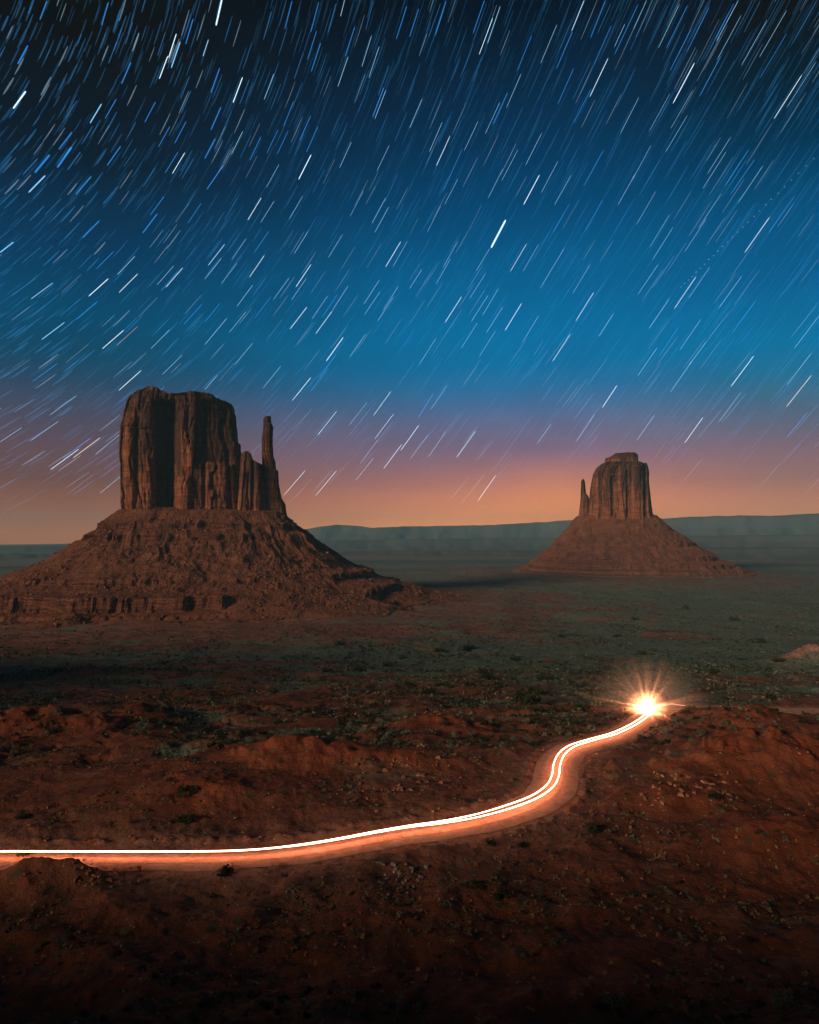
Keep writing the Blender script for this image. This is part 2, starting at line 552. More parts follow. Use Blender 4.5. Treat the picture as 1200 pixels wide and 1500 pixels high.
def terrain(x, y, full=False):
    x = np.asarray(x, float); y = np.asarray(y, float)
    r = np.hypot(x, y)
    wy = y + fbm(x / 60.0 + 3, y / 60.0, 2) * np.clip(y * 0.08, 0, 9)
    z = CAMZ - profile(wy)
    bad = sstep(88, 135, y) * (1 - sstep(330, 620, y))
    wx = fbm(x / 50, y / 50, 2) * 14
    rd = ridged((x + wx) / 46.0, (y + wx * 0.7) / 34.0, 5)
    z = z + bad * (rd - 0.35) * (1.9 + 0.6 * sstep(120, 190, y) - 0.5 * sstep(190, 330, y))
    z = z + fbm(x / 11.0, y / 11.0, 4) * 0.55 * sstep(20, 60, r) * (1 - sstep(500, 900, r))
    near = 1 - sstep(70, 115, y)
    z = z + near * (ridged(x / 24.0, y / 15.0, 5) - 0.3) * 1.7 * sstep(15, 45, r)
    z = z + fbm(x / 2.6, y / 2.6, 3) * 0.16 * sstep(20, 40, r) * (1 - sstep(250, 500, r))
    z = z + fbm(x / 130.0, y / 110.0, 4) * 2.6 * sstep(250, 500, r) * (1 - sstep(2500, 4000, r))
    z = z + ridged(x / 210.0, y / 90.0, 4) * 2.2 * sstep(400, 800, r) * (1 - sstep(3000, 5000, r))
    z = z + fbm(x / 1500.0, y / 1500.0, 4) * 7 * sstep(2500, 5000, r)
    # an unseen mesa added beside the viewpoint to keep the last light off the plain
    mq = np.maximum(np.abs(x + 660 + 25 * fbm(y / 90, x / 90, 3)) / 200.0, np.abs(y + 50 + 25 * fbm(x / 90 + 5, y / 90, 3)) / 230.0)
    z = z + np.maximum(0, 222 + 4 * fbm(x / 40, y / 40, 3) - z) * (1 - sstep(0.88, 1.12, mq))
    for bx, by, hw_, hd_, rm in BUTTES:       # low benches of bedded rock about the foot of each butte
        q = np.hypot((x - bx) / (hw_ + rm), (y - by) / (hd_ + rm))
        m_ = q < 2.2
        if m_.any():
            qn = q * (1 + 0.10 * fbm(x / 170, y / 120, 3)) + 0.02 * fbm(x / 30, y / 30, 3)
            for e0, hh_ in ((1.0, 0.9), (1.045, 0.8), (1.10, 1.1), (1.15, 0.8), (1.21, 1.1), (1.27, 0.9), (1.35, 1.1), (1.44, 0.9)):
                z = z + np.where(m_, hh_ * (1 - sstep(e0 - 0.007, e0 + 0.007, qn)), 0)
    for c, h, sx, sy in _mw:
        dx = (x - c[0] + wx * 0.25) / sx; dy = (y - c[1]) / sy
        q = dx * dx + dy * dy
        m = q < 9
        if m.any():
            qq = q[m] if q.ndim else q
            add = h * np.exp(-q) * (1 + 0.25 * ridged(x / 7.0, y / 7.0, 3))
            z = z + np.where(m, add, 0)
    # beds of harder rock stand out as small ledges
    hl_ = 1.9; q = z / hl_ + 0.5 * fbm(x / 40, y / 40, 2); fr = q - np.floor(q)
    z = z + bad * sstep(-0.1, 0.35, fbm(x / 30 + 7, y / 30, 2)) * 0.6 * hl_ * (sstep(0.55, 0.95, fr) - fr)
    d, zr = road_dist(x, y)
    w = 1 - sstep(ROAD_HALF + 0.6, ROAD_HALF + 3.4 + 3.0 * sstep(-5, 25, x), d)
    z = z * (1 - w) + w * (zr - 0.12)
    berm = np.exp(-((d - ROAD_HALF - 1.6) / 0.8) ** 2)
    z = z + berm * (0.25 + 0.45 * fbm(x / 2.5, y / 2.5, 2))
    if full:
        rgt = sstep(-0.35, 0.05, x / np.maximum(y, 1))
        veg = 0.30 + (0.04 + 0.16 * rgt * (1 - 0.8 * sstep(0.27, 0.4, x / np.maximum(y, 1)) * (1 - sstep(190, 260, y)))) * sstep(135, 215, y) + (0.14 + 0.05 * rgt) * sstep(215, 380, y) + 0.10 * (1 - rgt) * sstep(135, 175, y) - 0.05 * sstep(450, 700, y) - 0.14 * bad * sstep(0.2, 0.6, rd)
        for bx, by, hw_, hd_, rm in BUTTES:
            veg = veg - 0.24 * (1 - sstep(1.0, 1.5, np.hypot((x - bx) / (hw_ + rm), (y - by) / (hd_ + rm)) * (1 + 0.2 * fbm(x / 90, y / 60, 3))))
        veg = veg - 0.06 * near
        veg = veg - 0.35 * np.exp(-np.maximum(d - ROAD_HALF, 0) / 5.0)
        red = np.zeros_like(z)
        for c, h, sx, sy in _mw:
            red = red + np.exp(-(((x - c[0]) / sx) ** 2 + ((y - c[1]) / sy) ** 2))
        veg = veg - 0.22 * np.clip(red, 0, 1)
        pc = _mw[10][0]
        pale = np.exp(-(((x - pc[0]) / 20) ** 2 + ((y - pc[1]) / 20) ** 2)) + 0.5 * np.exp(-np.maximum(d - ROAD_HALF, 0) / 6.0)
        far = sstep(900, 3200, r)
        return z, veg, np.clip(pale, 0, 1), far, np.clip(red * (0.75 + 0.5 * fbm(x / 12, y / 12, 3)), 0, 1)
    return z


def at(px, py):
    """the point of the real ground seen along one sight line"""
    r = ray(px, py)
    Y = np.exp(np.linspace(math.log(38), math.log(6000), 2500))
    X = r[0] / r[1] * Y
    zr = CAMZ + r[2] / r[1] * Y
    zg = terrain(X, Y)
    i = int(np.argmax(zr < zg))
    return np.array([X[i], Y[i], zg[i]])


# ------------------------------------------------------------------ ground sheet
def build_ground():
    r1 = np.concatenate([np.linspace(0.6, 30, 46), np.exp(np.arange(math.log(30.5), math.log(1500), 0.0048)),
                         np.exp(np.linspace(math.log(1510), math.log(9800), 120))])
    a_front = np.linspace(-44, 44, 860)
    a_back = np.concatenate([np.linspace(46, 178, 60), np.linspace(180, 314, 61)])
    A = np.radians(np.concatenate([a_front, a_back]))
    X = r1[:, None] * np.sin(A)[None, :]; Y = r1[:, None] * np.cos(A)[None, :]
    z, veg, pale, far, clay = terrain(X, Y, True)
    V = np.stack([X, Y, z], -1).reshape(-1, 3)
    Fc = grid_faces(len(r1), len(A), True)[:, ::-1]
    # close the middle
    c = len(V)
    V = np.vstack([V, [[0, 0, CAMZ - 1.7]]])
    at_ = {'scrub': np.append(veg.ravel(), 0.3), 'pale': np.append(pale.ravel(), 0), 'far': np.append(far.ravel(), 0), 'clay': np.append(clay.ravel(), 0)}
    n = len(A)
    j = np.arange(n)
    tri = np.stack([np.full(n, c), (j + 1) % n, j, j], 1)
    me = mesh_np('ground', V, Fc, M_GROUND, True, at_)
    return link('ground', me, kind='structure')


build_ground()

# road sheet
nr = len(ROAD); cols = np.linspace(-1, 1, 9)
rg = np.gradient(ROAD, axis=0)[:, :2]; rg /= np.linalg.norm(rg, axis=1, keepdims=True)
rr = np.stack([rg[:, 1], -rg[:, 0]], 1)
hw = np.interp(ROAD[:, 0], [-20, 8, 28], [2.7, 3.2, 4.2]) + 0.35 * fbm(np.arange(nr) / 9.0, np.zeros(nr), 3)
V = np.zeros((nr, 9, 3))
V[:, :, :2] = ROAD[:, None, :2] + rr[:, None, :] * (cols[None, :, None] * hw[:, None, None])
V[:, :, 2] = ROAD[:, None, 2] + 0.02 - 0.10 * np.abs(cols)[None, :] ** 3 + 0.03 * fbm(V[:, :, 0] / 1.5, V[:, :, 1] / 1.5, 2)
link('road', mesh_np('road', V.reshape(-1, 3), grid_faces(nr, 9)[:, ::-1], M_ROAD, True,
                     {'across': np.broadcast_to(cols[None, :], (nr, 9))}), kind='structure')

# ------------------------------------------------------------------ distant mesas
def mesa(dist, tops, base_z, rough_amp, seed, ang=(-70, 75)):
    a = np.radians(np.linspace(ang[0], ang[1], 900))
    px = 600 + F * np.tan(np.clip(a, -1.2, 1.2))
    ty = np.interp(px, [t[0] for t in tops], [t[1] for t in tops])
    dirx = np.sin(a); diry = np.cos(a)
    D = dist * (1 + 0.03 * fbm(a * 9 + seed, a * 0 + seed, 3))
    top = CAMZ + (HORIZON - ty) / F * (D * diry) + rough_amp * fbm(a * 60 + seed, a * 0, 4)
    top = np.maximum(top, base_z + 2)
    rows = []
    prof = [(-0.17, -0.05), (-0.13, 0.08), (-0.10, 0.16), (-0.08, 0.30), (-0.055, 0.40), (-0.042, 0.56), (-0.025, 0.66), (-0.012, 0.90), (0.0, 1.0), (0.06, 1.0), (0.10, 0.6), (0.14, -0.1)]
    for k, (dr, fz) in enumerate(prof):
        rr_ = D * (1 + dr * (1 + 0.22 * fbm(a * 40 + seed, a * 0 + k * 0.25, 4)))
        rows.append(np.stack([rr_ * dirx, rr_ * diry, base_z - 8 + (top - base_z + 8) * fz], 1))
    V = np.array(rows).reshape(-1, 3)
    o = link('mesa', mesh_np('mesa', V, grid_faces(len(prof), len(a)), M_MESA, True), kind='structure')
    return o


mesa(8300, [(-3000, 800), (300, 806), (430, 779), (465, 772), (492, 768.5), (520, 770), (545, 773), (600, 771), (640, 770.5), (720, 769), (800, 764.5), (830, 762),
             (960, 761), (1000, 757.5), (1080, 755), (1130, 755.5), (1200, 752), (1500, 752), (3500, 760)], 0, 5, 1.0)
mesa(5800, [(-3000, 806), (380, 800), (480, 792), (700, 789), (820, 788), (1000, 785), (1200, 783), (3500, 784)], 0, 4, 5.0)
mesa(3900, [(-3000, 815), (300, 812), (500, 809), (700, 807), (900, 808), (990, 804), (1200, 802), (3500, 802)], 0, 2.5, 9.0)


# ------------------------------------------------------------------ buttes
def tower(name, parent, D, yc, depth, left, right, top, zb, sq=0.45, ns=460, nt=150, feats=(), amp=1.0, label=None):
    """left/right: outline (picture x, y) up each side; top: skyline; all on the plane through the butte's middle"""
    pxm = 298 if D < 1500 else 903
    rm = ray(pxm, 760); rm = np.array([rm[0], rm[1]]) / math.hypot(rm[0], rm[1])
    Dr = D / rm[1]
    yc = yc - D

    def W(a, b, _):
        r = ray(a, b); t = Dr / (r[0] * rm[0] + r[1] * rm[1])
        return np.array([(r[0] * rm[1] - r[1] * rm[0]) * t, 0.0, CAMZ + r[2] * t])
    wl = np.array([W(a, b, D) for a, b in left]); wr = np.array([W(a, b, D) for a, b in right])
    wt = np.array([W(a, b, D) for a, b in top])
    wl = wl[wl[:, 2].argsort()]; wr = wr[wr[:, 2].argsort()]
    th = np.linspace(0, 2 * np.pi, 6000)
    cx = np.sign(np.cos(th)) * np.abs(np.cos(th)) ** sq; cy = np.sign(np.sin(th)) * np.abs(np.sin(th)) ** sq
    W0 = (wr[:, 0].max() - wl[:, 0].min()) / 2
    seg = np.hypot(np.diff(cx) * W0, np.diff(cy) * depth / 2)
    s = np.concatenate([[0], np.cumsum(seg)])
    u = np.linspace(0, s[-1], ns, endpoint=False)
    cx = np.interp(u, s, cx); cy = np.interp(u, s, cy)
    tt = np.linspace(0, 1, nt)
    ztop_b = np.interp((wl[-1, 0] + wr[-1, 0]) / 2 + cx * (wr[-1, 0] - wl[-1, 0]) / 2, wt[:, 0], wt[:, 2])
    Z = zb + tt[:, None] * (ztop_b[None, :] - zb)
    xl = np.interp(Z, wl[:, 2], wl[:, 0]); xr = np.interp(Z, wr[:, 2], wr[:, 0])
    X = (xl + xr) / 2 + (xr - xl) / 2 * cx[None, :]
    Y = yc + depth / 2 * cy[None, :] * (1 - 0.07 * tt[:, None])
    nx = cx * np.abs(cx) ** 2 / W0; ny = cy * np.abs(cy) ** 2 / (depth / 2)
    nl = np.hypot(nx, ny) + 1e-9; nx = nx / nl; ny = ny / nl
    U = np.broadcast_to(u[None, :], Z.shape)
    seed = D * 0.013 + len(name)
    d = 4.5 * fbm(U / 42 + seed, Z / 260, 2)
    zf0 = lambda Z_: np.clip((Z_ - zb) / (ztop_b.max() - zb), 0, 1)
    # big slabs between joints: the joints wander, each slab stands out or back as a block
    jw = U / 29.0 + 0.30 * fbm(U / 40 + seed, Z / 70, 3) + 0.9 * fbm(U / 95.0 + seed, U * 0, 2) + seed
    slab = np.floor(jw); fr = jw - slab
    rnd = np.mod(np.sin((slab + seed) * 78.23) * 437.5, 1.0)
    zcut = zb + (ztop_b.max() - zb) * (0.35 + 0.75 * np.mod(rnd * 7.31, 1.0))
    d = d + 6.5 * (rnd - 0.5) * np.where(Z < zcut + 5 * fbm(U / 9, U * 0, 2), 1.0, 0.15)
    edge = np.minimum(fr, 1 - fr) * 24.0
    d = d - 6.0 * np.exp(-(edge / 1.1) ** 2) * sstep(-0.5, 0.3, fbm(slab * 0.7, Z / 50, 2))
    crk = ridged(U / 13.0 + 0.35 * fbm(U / 25, Z / 40, 3) + seed, Z / 190.0, 2)
    d = d - 3.2 * np.clip(crk - 0.55, 0, 1) ** 1.2 * 2.2 * sstep(-0.3, 0.4, fbm(U / 33 + 9, Z / 70, 2))
    d = d + 0.9 * fbm(U / 5.0 + seed, Z / 22.0, 3)
    lay = Z / 7.0 + 0.8 * fbm(U / 70, Z / 50, 2)
    blk = np.floor(lay)
    bedded = 1.0 + 1.4 * (1 - sstep(0.12, 0.32, zf0(Z))) + 1.3 * sstep(0.80, 0.92, zf0(Z))
    d = d + 1.4 * bedded * (np.mod(np.sin(blk * 12.9) * 437.5, 1.0) - 0.5) * (0.8 + 1.3 * fbm(U / 16, blk * 0.37, 2))
    vb_ = np.floor(U / 11.0 + 0.5 * np.mod(np.sin(np.floor(Z / 21.0 + 0.4 * fbm(U / 50, U * 0, 2)) * 3.7) * 91.3, 1.0)); hb_ = np.floor(Z / 21.0 + 0.4 * fbm(U / 50, U * 0, 2))
    d = d + 2.2 * (np.mod(np.sin(vb_ * 12.7 + hb_ * 31.1) * 437.5, 1.0) - 0.5) * sstep(-0.1, 0.4, fbm(U / 45 + 3, Z / 60, 2))
    zf = np.clip((Z - zb) / (ztop_b.max() - zb), 0, 1)
    step = np.floor((1 - zf) * 40) / 40
    d = d + 6.0 * np.clip((step - 0.84) / 0.16, 0, 1)
    lip = sstep(0.93, 0.95, zf)
    d = d + lip * (1.6 * np.mod(np.sin(np.floor(Z / 3.2) * 5.1) * 91.7, 1.0) - 2.2)
    stain_shade = np.zeros_like(Z)  # darkens the deeper recesses, part varnish and part painted shade
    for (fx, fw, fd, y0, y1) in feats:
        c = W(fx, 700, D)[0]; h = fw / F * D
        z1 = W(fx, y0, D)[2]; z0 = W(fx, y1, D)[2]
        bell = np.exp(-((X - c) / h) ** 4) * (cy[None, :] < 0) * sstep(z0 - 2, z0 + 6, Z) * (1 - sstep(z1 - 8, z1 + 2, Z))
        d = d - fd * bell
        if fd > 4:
            stain_shade = np.maximum(stain_shade, bell * min(1.0, fd / 14.0))
    d = d * amp
    side = np.clip(np.abs(nx) * 1.0, 0, 1)
    X = X + nx[None, :] * d * (1 - 0.55 * side); Y = Y + ny[None, :] * d
    Z = Z + tt[:, None] ** 6 * (0.9 * fbm(U / 5.0, U * 0 + seed, 3)) * amp
    rows = [np.stack([X, Y, Z], -1)]
    bx, by, bz = X[-1], Y[-1], Z[-1]
    xc, ycn = bx.mean(), by.mean()
    for k in (0.93, 0.8, 0.6, 0.4, 0.2, 0.03):
        qx = xc + (bx - xc) * (0.5 + 0.5 * k); qy = ycn + (by - ycn) * k
        qz = np.interp(qx, wt[:, 0], wt[:, 2]) + 1.2 * fbm(qx / 14, qy / 14, 3) * amp
        rows.append(np.stack([qx, qy, qz], -1)[None])
    V = np.concatenate(rows, 0)
    lx, ly = V[..., 0].copy(), V[..., 1].copy()
    V[..., 0] = rm[0] * (Dr + ly) + rm[1] * lx; V[..., 1] = rm[1] * (Dr + ly) - rm[0] * lx
    nrow = V.shape[0]
    hh = np.concatenate([zf, np.ones((6, ns))], 0)
    st = np.concatenate([stain_shade, np.zeros((6, ns))], 0)
    me = mesh_np(name, V.reshape(-1, 3), grid_faces(nrow, ns, True), M_ROCK, False, {'height': hh, 'varnish_shade': st})
    o = link(name, me, parent, label=label)
    return o


def talus(name, parent, D, pxc, hw, hd, prof, stepped, seed, rmax, nth=1000, nr_=170, ledge_fade=None, reach=lambda nx, ny: 1.0 + 0 * nx):
    xc = W(pxc, 750, D)[0]
    th = np.linspace(0, 2 * np.pi, nth, endpoint=False)
    q = 0.7
    cx = np.sign(np.cos(th)) * np.abs(np.cos(th)) ** q; cy = np.sign(np.sin(th)) * np.abs(np.sin(th)) ** q
    nx = np.cos(th); ny = np.sin(th)
    s = np.linspace(0, 1, nr_)
    dist = -25 + (rmax + 25) * s ** 1.15
    Dd = dist[:, None]
    kk = reach(nx, ny)[None, :] * np.where(Dd > 0, 1, 1) * np.ones_like(Dd)
    kk = np.where(Dd > 0, kk, 1.0)
    lx = hw * cx[None, :] + nx[None, :] * Dd * kk; ly = hd * cy[None, :] + ny[None, :] * Dd * kk
    ca = xc / math.hypot(xc, D); sa = D / math.hypot(xc, D)
    X = xc + sa * lx + ca * ly; Y = D + sa * ly - ca * lx
    wob = 9 * fbm(X / 60 + seed, Y / 60, 3) + 4 * fbm(X / 16, Y / 16 + seed, 2)
    gul = ridged(th[None, :] * 5.3 + 0.9 * fbm(X / 110, Y / 110, 3) + seed, Dd / 210.0 + 0 * X, 5, 0.62)
    gs = np.clip(Dd / 40, 0, 1) * np.clip((rmax - Dd) / 120, 0, 1)
    De = Dd + wob * np.clip((Dd + 10) / 60, 0.1, 1) - gs * (gul - 0.3) * 9
    za = np.interp(De, prof[:, 0], prof[:, 1]); zs = np.interp(De, stepped[:, 0], stepped[:, 1])
    lf = sstep(-0.25, 0.2, fbm(th[None, :] * 2.2 + seed + 0 * X, Dd / 120 + 0 * X, 2) + ledge_fade(X, Y) if ledge_fade else 0.3)
    z = za * (1 - lf) + zs * lf
    slope = np.abs(np.gradient(zs, axis=0) / (np.gradient(Dd * np.ones_like(zs), axis=0)))
    led = sstep(0.75, 1.4, slope) * lf
    z = z + (fbm(X / 7, Y / 7, 3) * 0.9 + fbm(X / 2.6, Y / 2.6, 2) * 0.45) * np.clip((rmax - Dd) / 80, 0, 1)
    veg = sstep(0.42, 0.75, Dd / rmax) * 0.95 + 0.12
    V = np.stack([X, Y, z], -1)
    me = mesh_np(name, V.reshape(-1, 3), grid_faces(nr_, nth, True)[:, ::-1], M_TALUS, False,
                 {'ledge': led, 'scrub': np.broadcast_to(veg, z.shape)})
    o = link(name, me, parent)
    return o, X, Y, z


def rock_batch(pts, sizes, seed=0):
    """angular boulders: a cube's corners pushed about, cut to eight-cornered blocks"""
    r = np.random.default_rng(seed)
    base = np.array([[-1, -1, -.8], [1, -1, -.8], [1, 1, -.8], [-1, 1, -.8], [-.75, -.75, .7], [.75, -.75, .7], [.75, .75, .7], [-.75, .75, .7]]) * 0.5
    fc = np.array([[0, 3, 2, 1], [4, 5, 6, 7], [0, 1, 5, 4], [1, 2, 6, 5], [2, 3, 7, 6], [3, 0, 4, 7]])
    n = len(pts)
    V = base[None] * r.uniform(0.6, 1.25, (n, 1, 3)) + r.normal(0, 0.10, (n, 8, 3))
    a = r.uniform(0, 6.28, n); c, s_ = np.cos(a)[:, None], np.sin(a)[:, None]
    x = V[..., 0] * c - V[..., 1] * s_; y = V[..., 0] * s_ + V[..., 1] * c
    V = np.stack([x, y, V[..., 2]], -1) * np.asarray(sizes)[:, None, None] + np.asarray(pts)[:, None, :]
    Fc = (fc[None] + (np.arange(n) * 8)[:, None, None]).reshape(-1, 4)
    return V.reshape(-1, 3), Fc


def rubble(parent, X, Y, Z, n, seed, smin, smax, lo, hi):
    r = np.random.default_rng(seed)
    nr_, nth = X.shape
    i = r.integers(int(nr_ * lo), int(nr_ * hi), n * 5); j = r.integers(0, nth, n * 5)
    keep = (Y[i, j] < Y.mean() + 60) & (r.random(n * 5) < 0.35 + 0.9 * fbm(X[i, j] / 50, Y[i, j] / 50, 2))
    i, j = i[keep][:n], j[keep][:n]
    sz = smin + (smax - smin) * r.random(len(i)) ** 8
    pts = np.stack([X[i, j], Y[i, j], Z[i, j] + sz * 0.2], 1)
    V, Fc = rock_batch(pts, sz, seed)
    return link('rubble', mesh_np('rubble', V, Fc, M_RUBBLE, False), parent, kind='stuff')


# --- the tall butte with its thumb
b1 = empty('butte', (W(298, 748, 1100)[0], 1100, 10),
           label='tall broad red sandstone butte with a slender thumb spire beside its tower', category='butte', group='sandstone buttes')
b1x = Vector(b1.location)
L1 = [(182.7, 752), (182.7, 744.7), (180, 715), (179.5, 683), (176, 672.7), (177, 630), (180, 611), (184, 598), (188, 586)]
R1 = [(356, 752), (353, 665), (352.8, 651), (349, 648), (348, 630), (346, 606), (344, 598), (341, 592)]
T1 = [(180, 590), (188, 584.7), (196, 579), (206.7, 574), (217, 570.5), (230.7, 572), (238.7, 577), (246.7, 580.7), (257, 582), (268, 580), (281, 578.8),
      (300, 580), (310.7, 582.5), (316, 586.8), (326.7, 590), (340, 592.7), (346, 597)]
tower('tower', b1, 1100, 1100 + 20, 110, L1, R1, T1, 148,
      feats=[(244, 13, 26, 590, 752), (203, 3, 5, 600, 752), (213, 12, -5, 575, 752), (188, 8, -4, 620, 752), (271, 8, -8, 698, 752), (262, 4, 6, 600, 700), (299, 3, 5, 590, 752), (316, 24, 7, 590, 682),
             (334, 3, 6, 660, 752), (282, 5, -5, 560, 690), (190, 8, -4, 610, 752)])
tower('shoulder', b1, 1100, 1092, 70, [(346, 756), (350, 700), (353, 668), (355, 664)], [(388, 758), (386, 700), (384, 683), (381, 681)],
      [(344, 672), (352, 667), (357, 664), (361, 664), (366, 668), (369, 677), (377, 681), (384, 683), (390, 686)], 146, 0.7, 200, 90,
      feats=[(368, 2.5, 6, 670, 750), (357, 3, -4, 690, 750)], amp=0.7)
tower('spire', b1, 1100, 1088, 34, [(378, 760), (383, 715), (384, 683), (383, 646), (385.3, 630), (384.7, 616)],
      [(420, 760), (417, 739), (412, 731), (407.5, 710), (406.7, 691), (403.5, 688.7), (402.7, 678), (400, 670), (398.7, 651), (399.5, 627), (397, 621), (396.5, 615)],
      [(384, 615), (389, 613), (396, 613.5), (399, 615)], 146, 0.75, 150, 130, amp=0.42)
P1 = np.array([(-40, 178), (0, 166), (18, 147), (38, 130), (70, 105), (94, 90), (123, 75), (157, 61), (198, 46), (250, 31), (313, 21), (350, 17), (400, 12), (440, 8), (500, -8)], float)
S1 = np.array([(-40, 178), (0, 168), (18, 152), (26, 146), (28, 138), (44, 128), (47, 121), (70, 105), (94, 91), (123, 76), (150, 67), (152, 59), (180, 52), (207, 49), (210, 30), (236, 27),
               (239, 22), (268, 23), (271, 19), (310, 17), (313, 14.5), (350, 13.5), (353, 11.5), (400, 10.5), (440, 7), (500, -8)], float)
to, TX, TY, TZ = talus('talus_slope', b1, 1100, 298, 134, 50, P1, S1, 2.3, 510,
                       ledge_fade=lambda X, Y: 0.42 - 0.62 * sstep(-280, -190, X))
rubble(b1, TX, TY, TZ, 9000, 11, 0.4, 4.6, 0.10, 0.68)

# --- the smaller butte
b2 = empty('butte', (W(904, 759, 1975)[0], 1975, 10),
           label='smaller distant red butte with stepped cap, standing against the orange glow', category='butte', group='sandstone buttes')
L2 = [(863, 764), (864, 745), (865, 726), (867, 709.7), (870, 695), (875.5, 686), (882, 681)]
R2 = [(957, 764), (956, 755), (954, 742.7), (951.4, 713), (950.7, 691), (948, 681)]
T2 = [(868, 690), (875.5, 684), (886.5, 680), (900, 679), (935, 679), (948, 680), (952, 683)]
tower('tower', b2, 1975, 1975, 150, L2, R2, T2, 172, 0.55, 380, 120,
      feats=[(944, 3, 10, 660, 764), (897, 2, 8, 700, 764), (880, 2, 6, 690, 764), (918, 1.6, 7, 690, 764), (931, 5, -5, 680, 764)], amp=1.15)
tower('cap', b2, 1975, 1975, 95, [(886, 684), (886.5, 673)], [(936, 684), (935, 676), (934.5, 669)],
      [(886, 673), (895.7, 671), (901, 666.4), (917.7, 665), (931, 664.6), (935, 668)], 334, 0.6, 220, 40, amp=0.8)
tower('spire', b2, 1975, 1965, 40, [(847.5, 764), (849.5, 745), (851, 731.7), (851.7, 706), (852.5, 704)],
      [(864, 764), (864, 745), (863, 730), (862, 727), (858.5, 722.5), (857.6, 708), (856.8, 704)], [(851, 705), (854.6, 702), (857.5, 705)], 172, 0.75, 120, 90, amp=0.5)
P2 = np.array([(-40, 192), (0, 182), (20, 165), (46, 143), (87, 119), (141, 91), (187, 66), (247, 42), (290, 26), (340, 17), (400, 11), (450, 6), (520, -10)], float)
S2 = np.array([(-40, 192), (0, 184), (20, 168), (46, 145), (87, 120), (120, 104), (124, 95), (160, 80), (187, 68), (190, 56), (236, 46), (240, 35), (274, 30), (278, 23), (310, 20), (314, 15), (380, 12), (384, 9), (440, 7), (520, -10)], float)
to2, UX, UY, UZ = talus('talus_slope', b2, 1975, 903, 116, 70, P2, S2, 7.7, 510, 800, 130, ledge_fade=lambda X, Y: 0.22, reach=lambda nx, ny: np.where(nx < 0, 0.60, 0.84) * nx * nx + 0.72 * ny * ny)
rubble(b2, UX, UY, UZ, 4500, 12, 0.8, 3.6, 0.10, 0.7)
bpy.context.view_layer.update()
for b in (b1, b2):                       # the meshes were made in world coordinates
    inv = b.matrix_world.inverted()
    for ch in b.children:
        ch.matrix_parent_inverse = inv

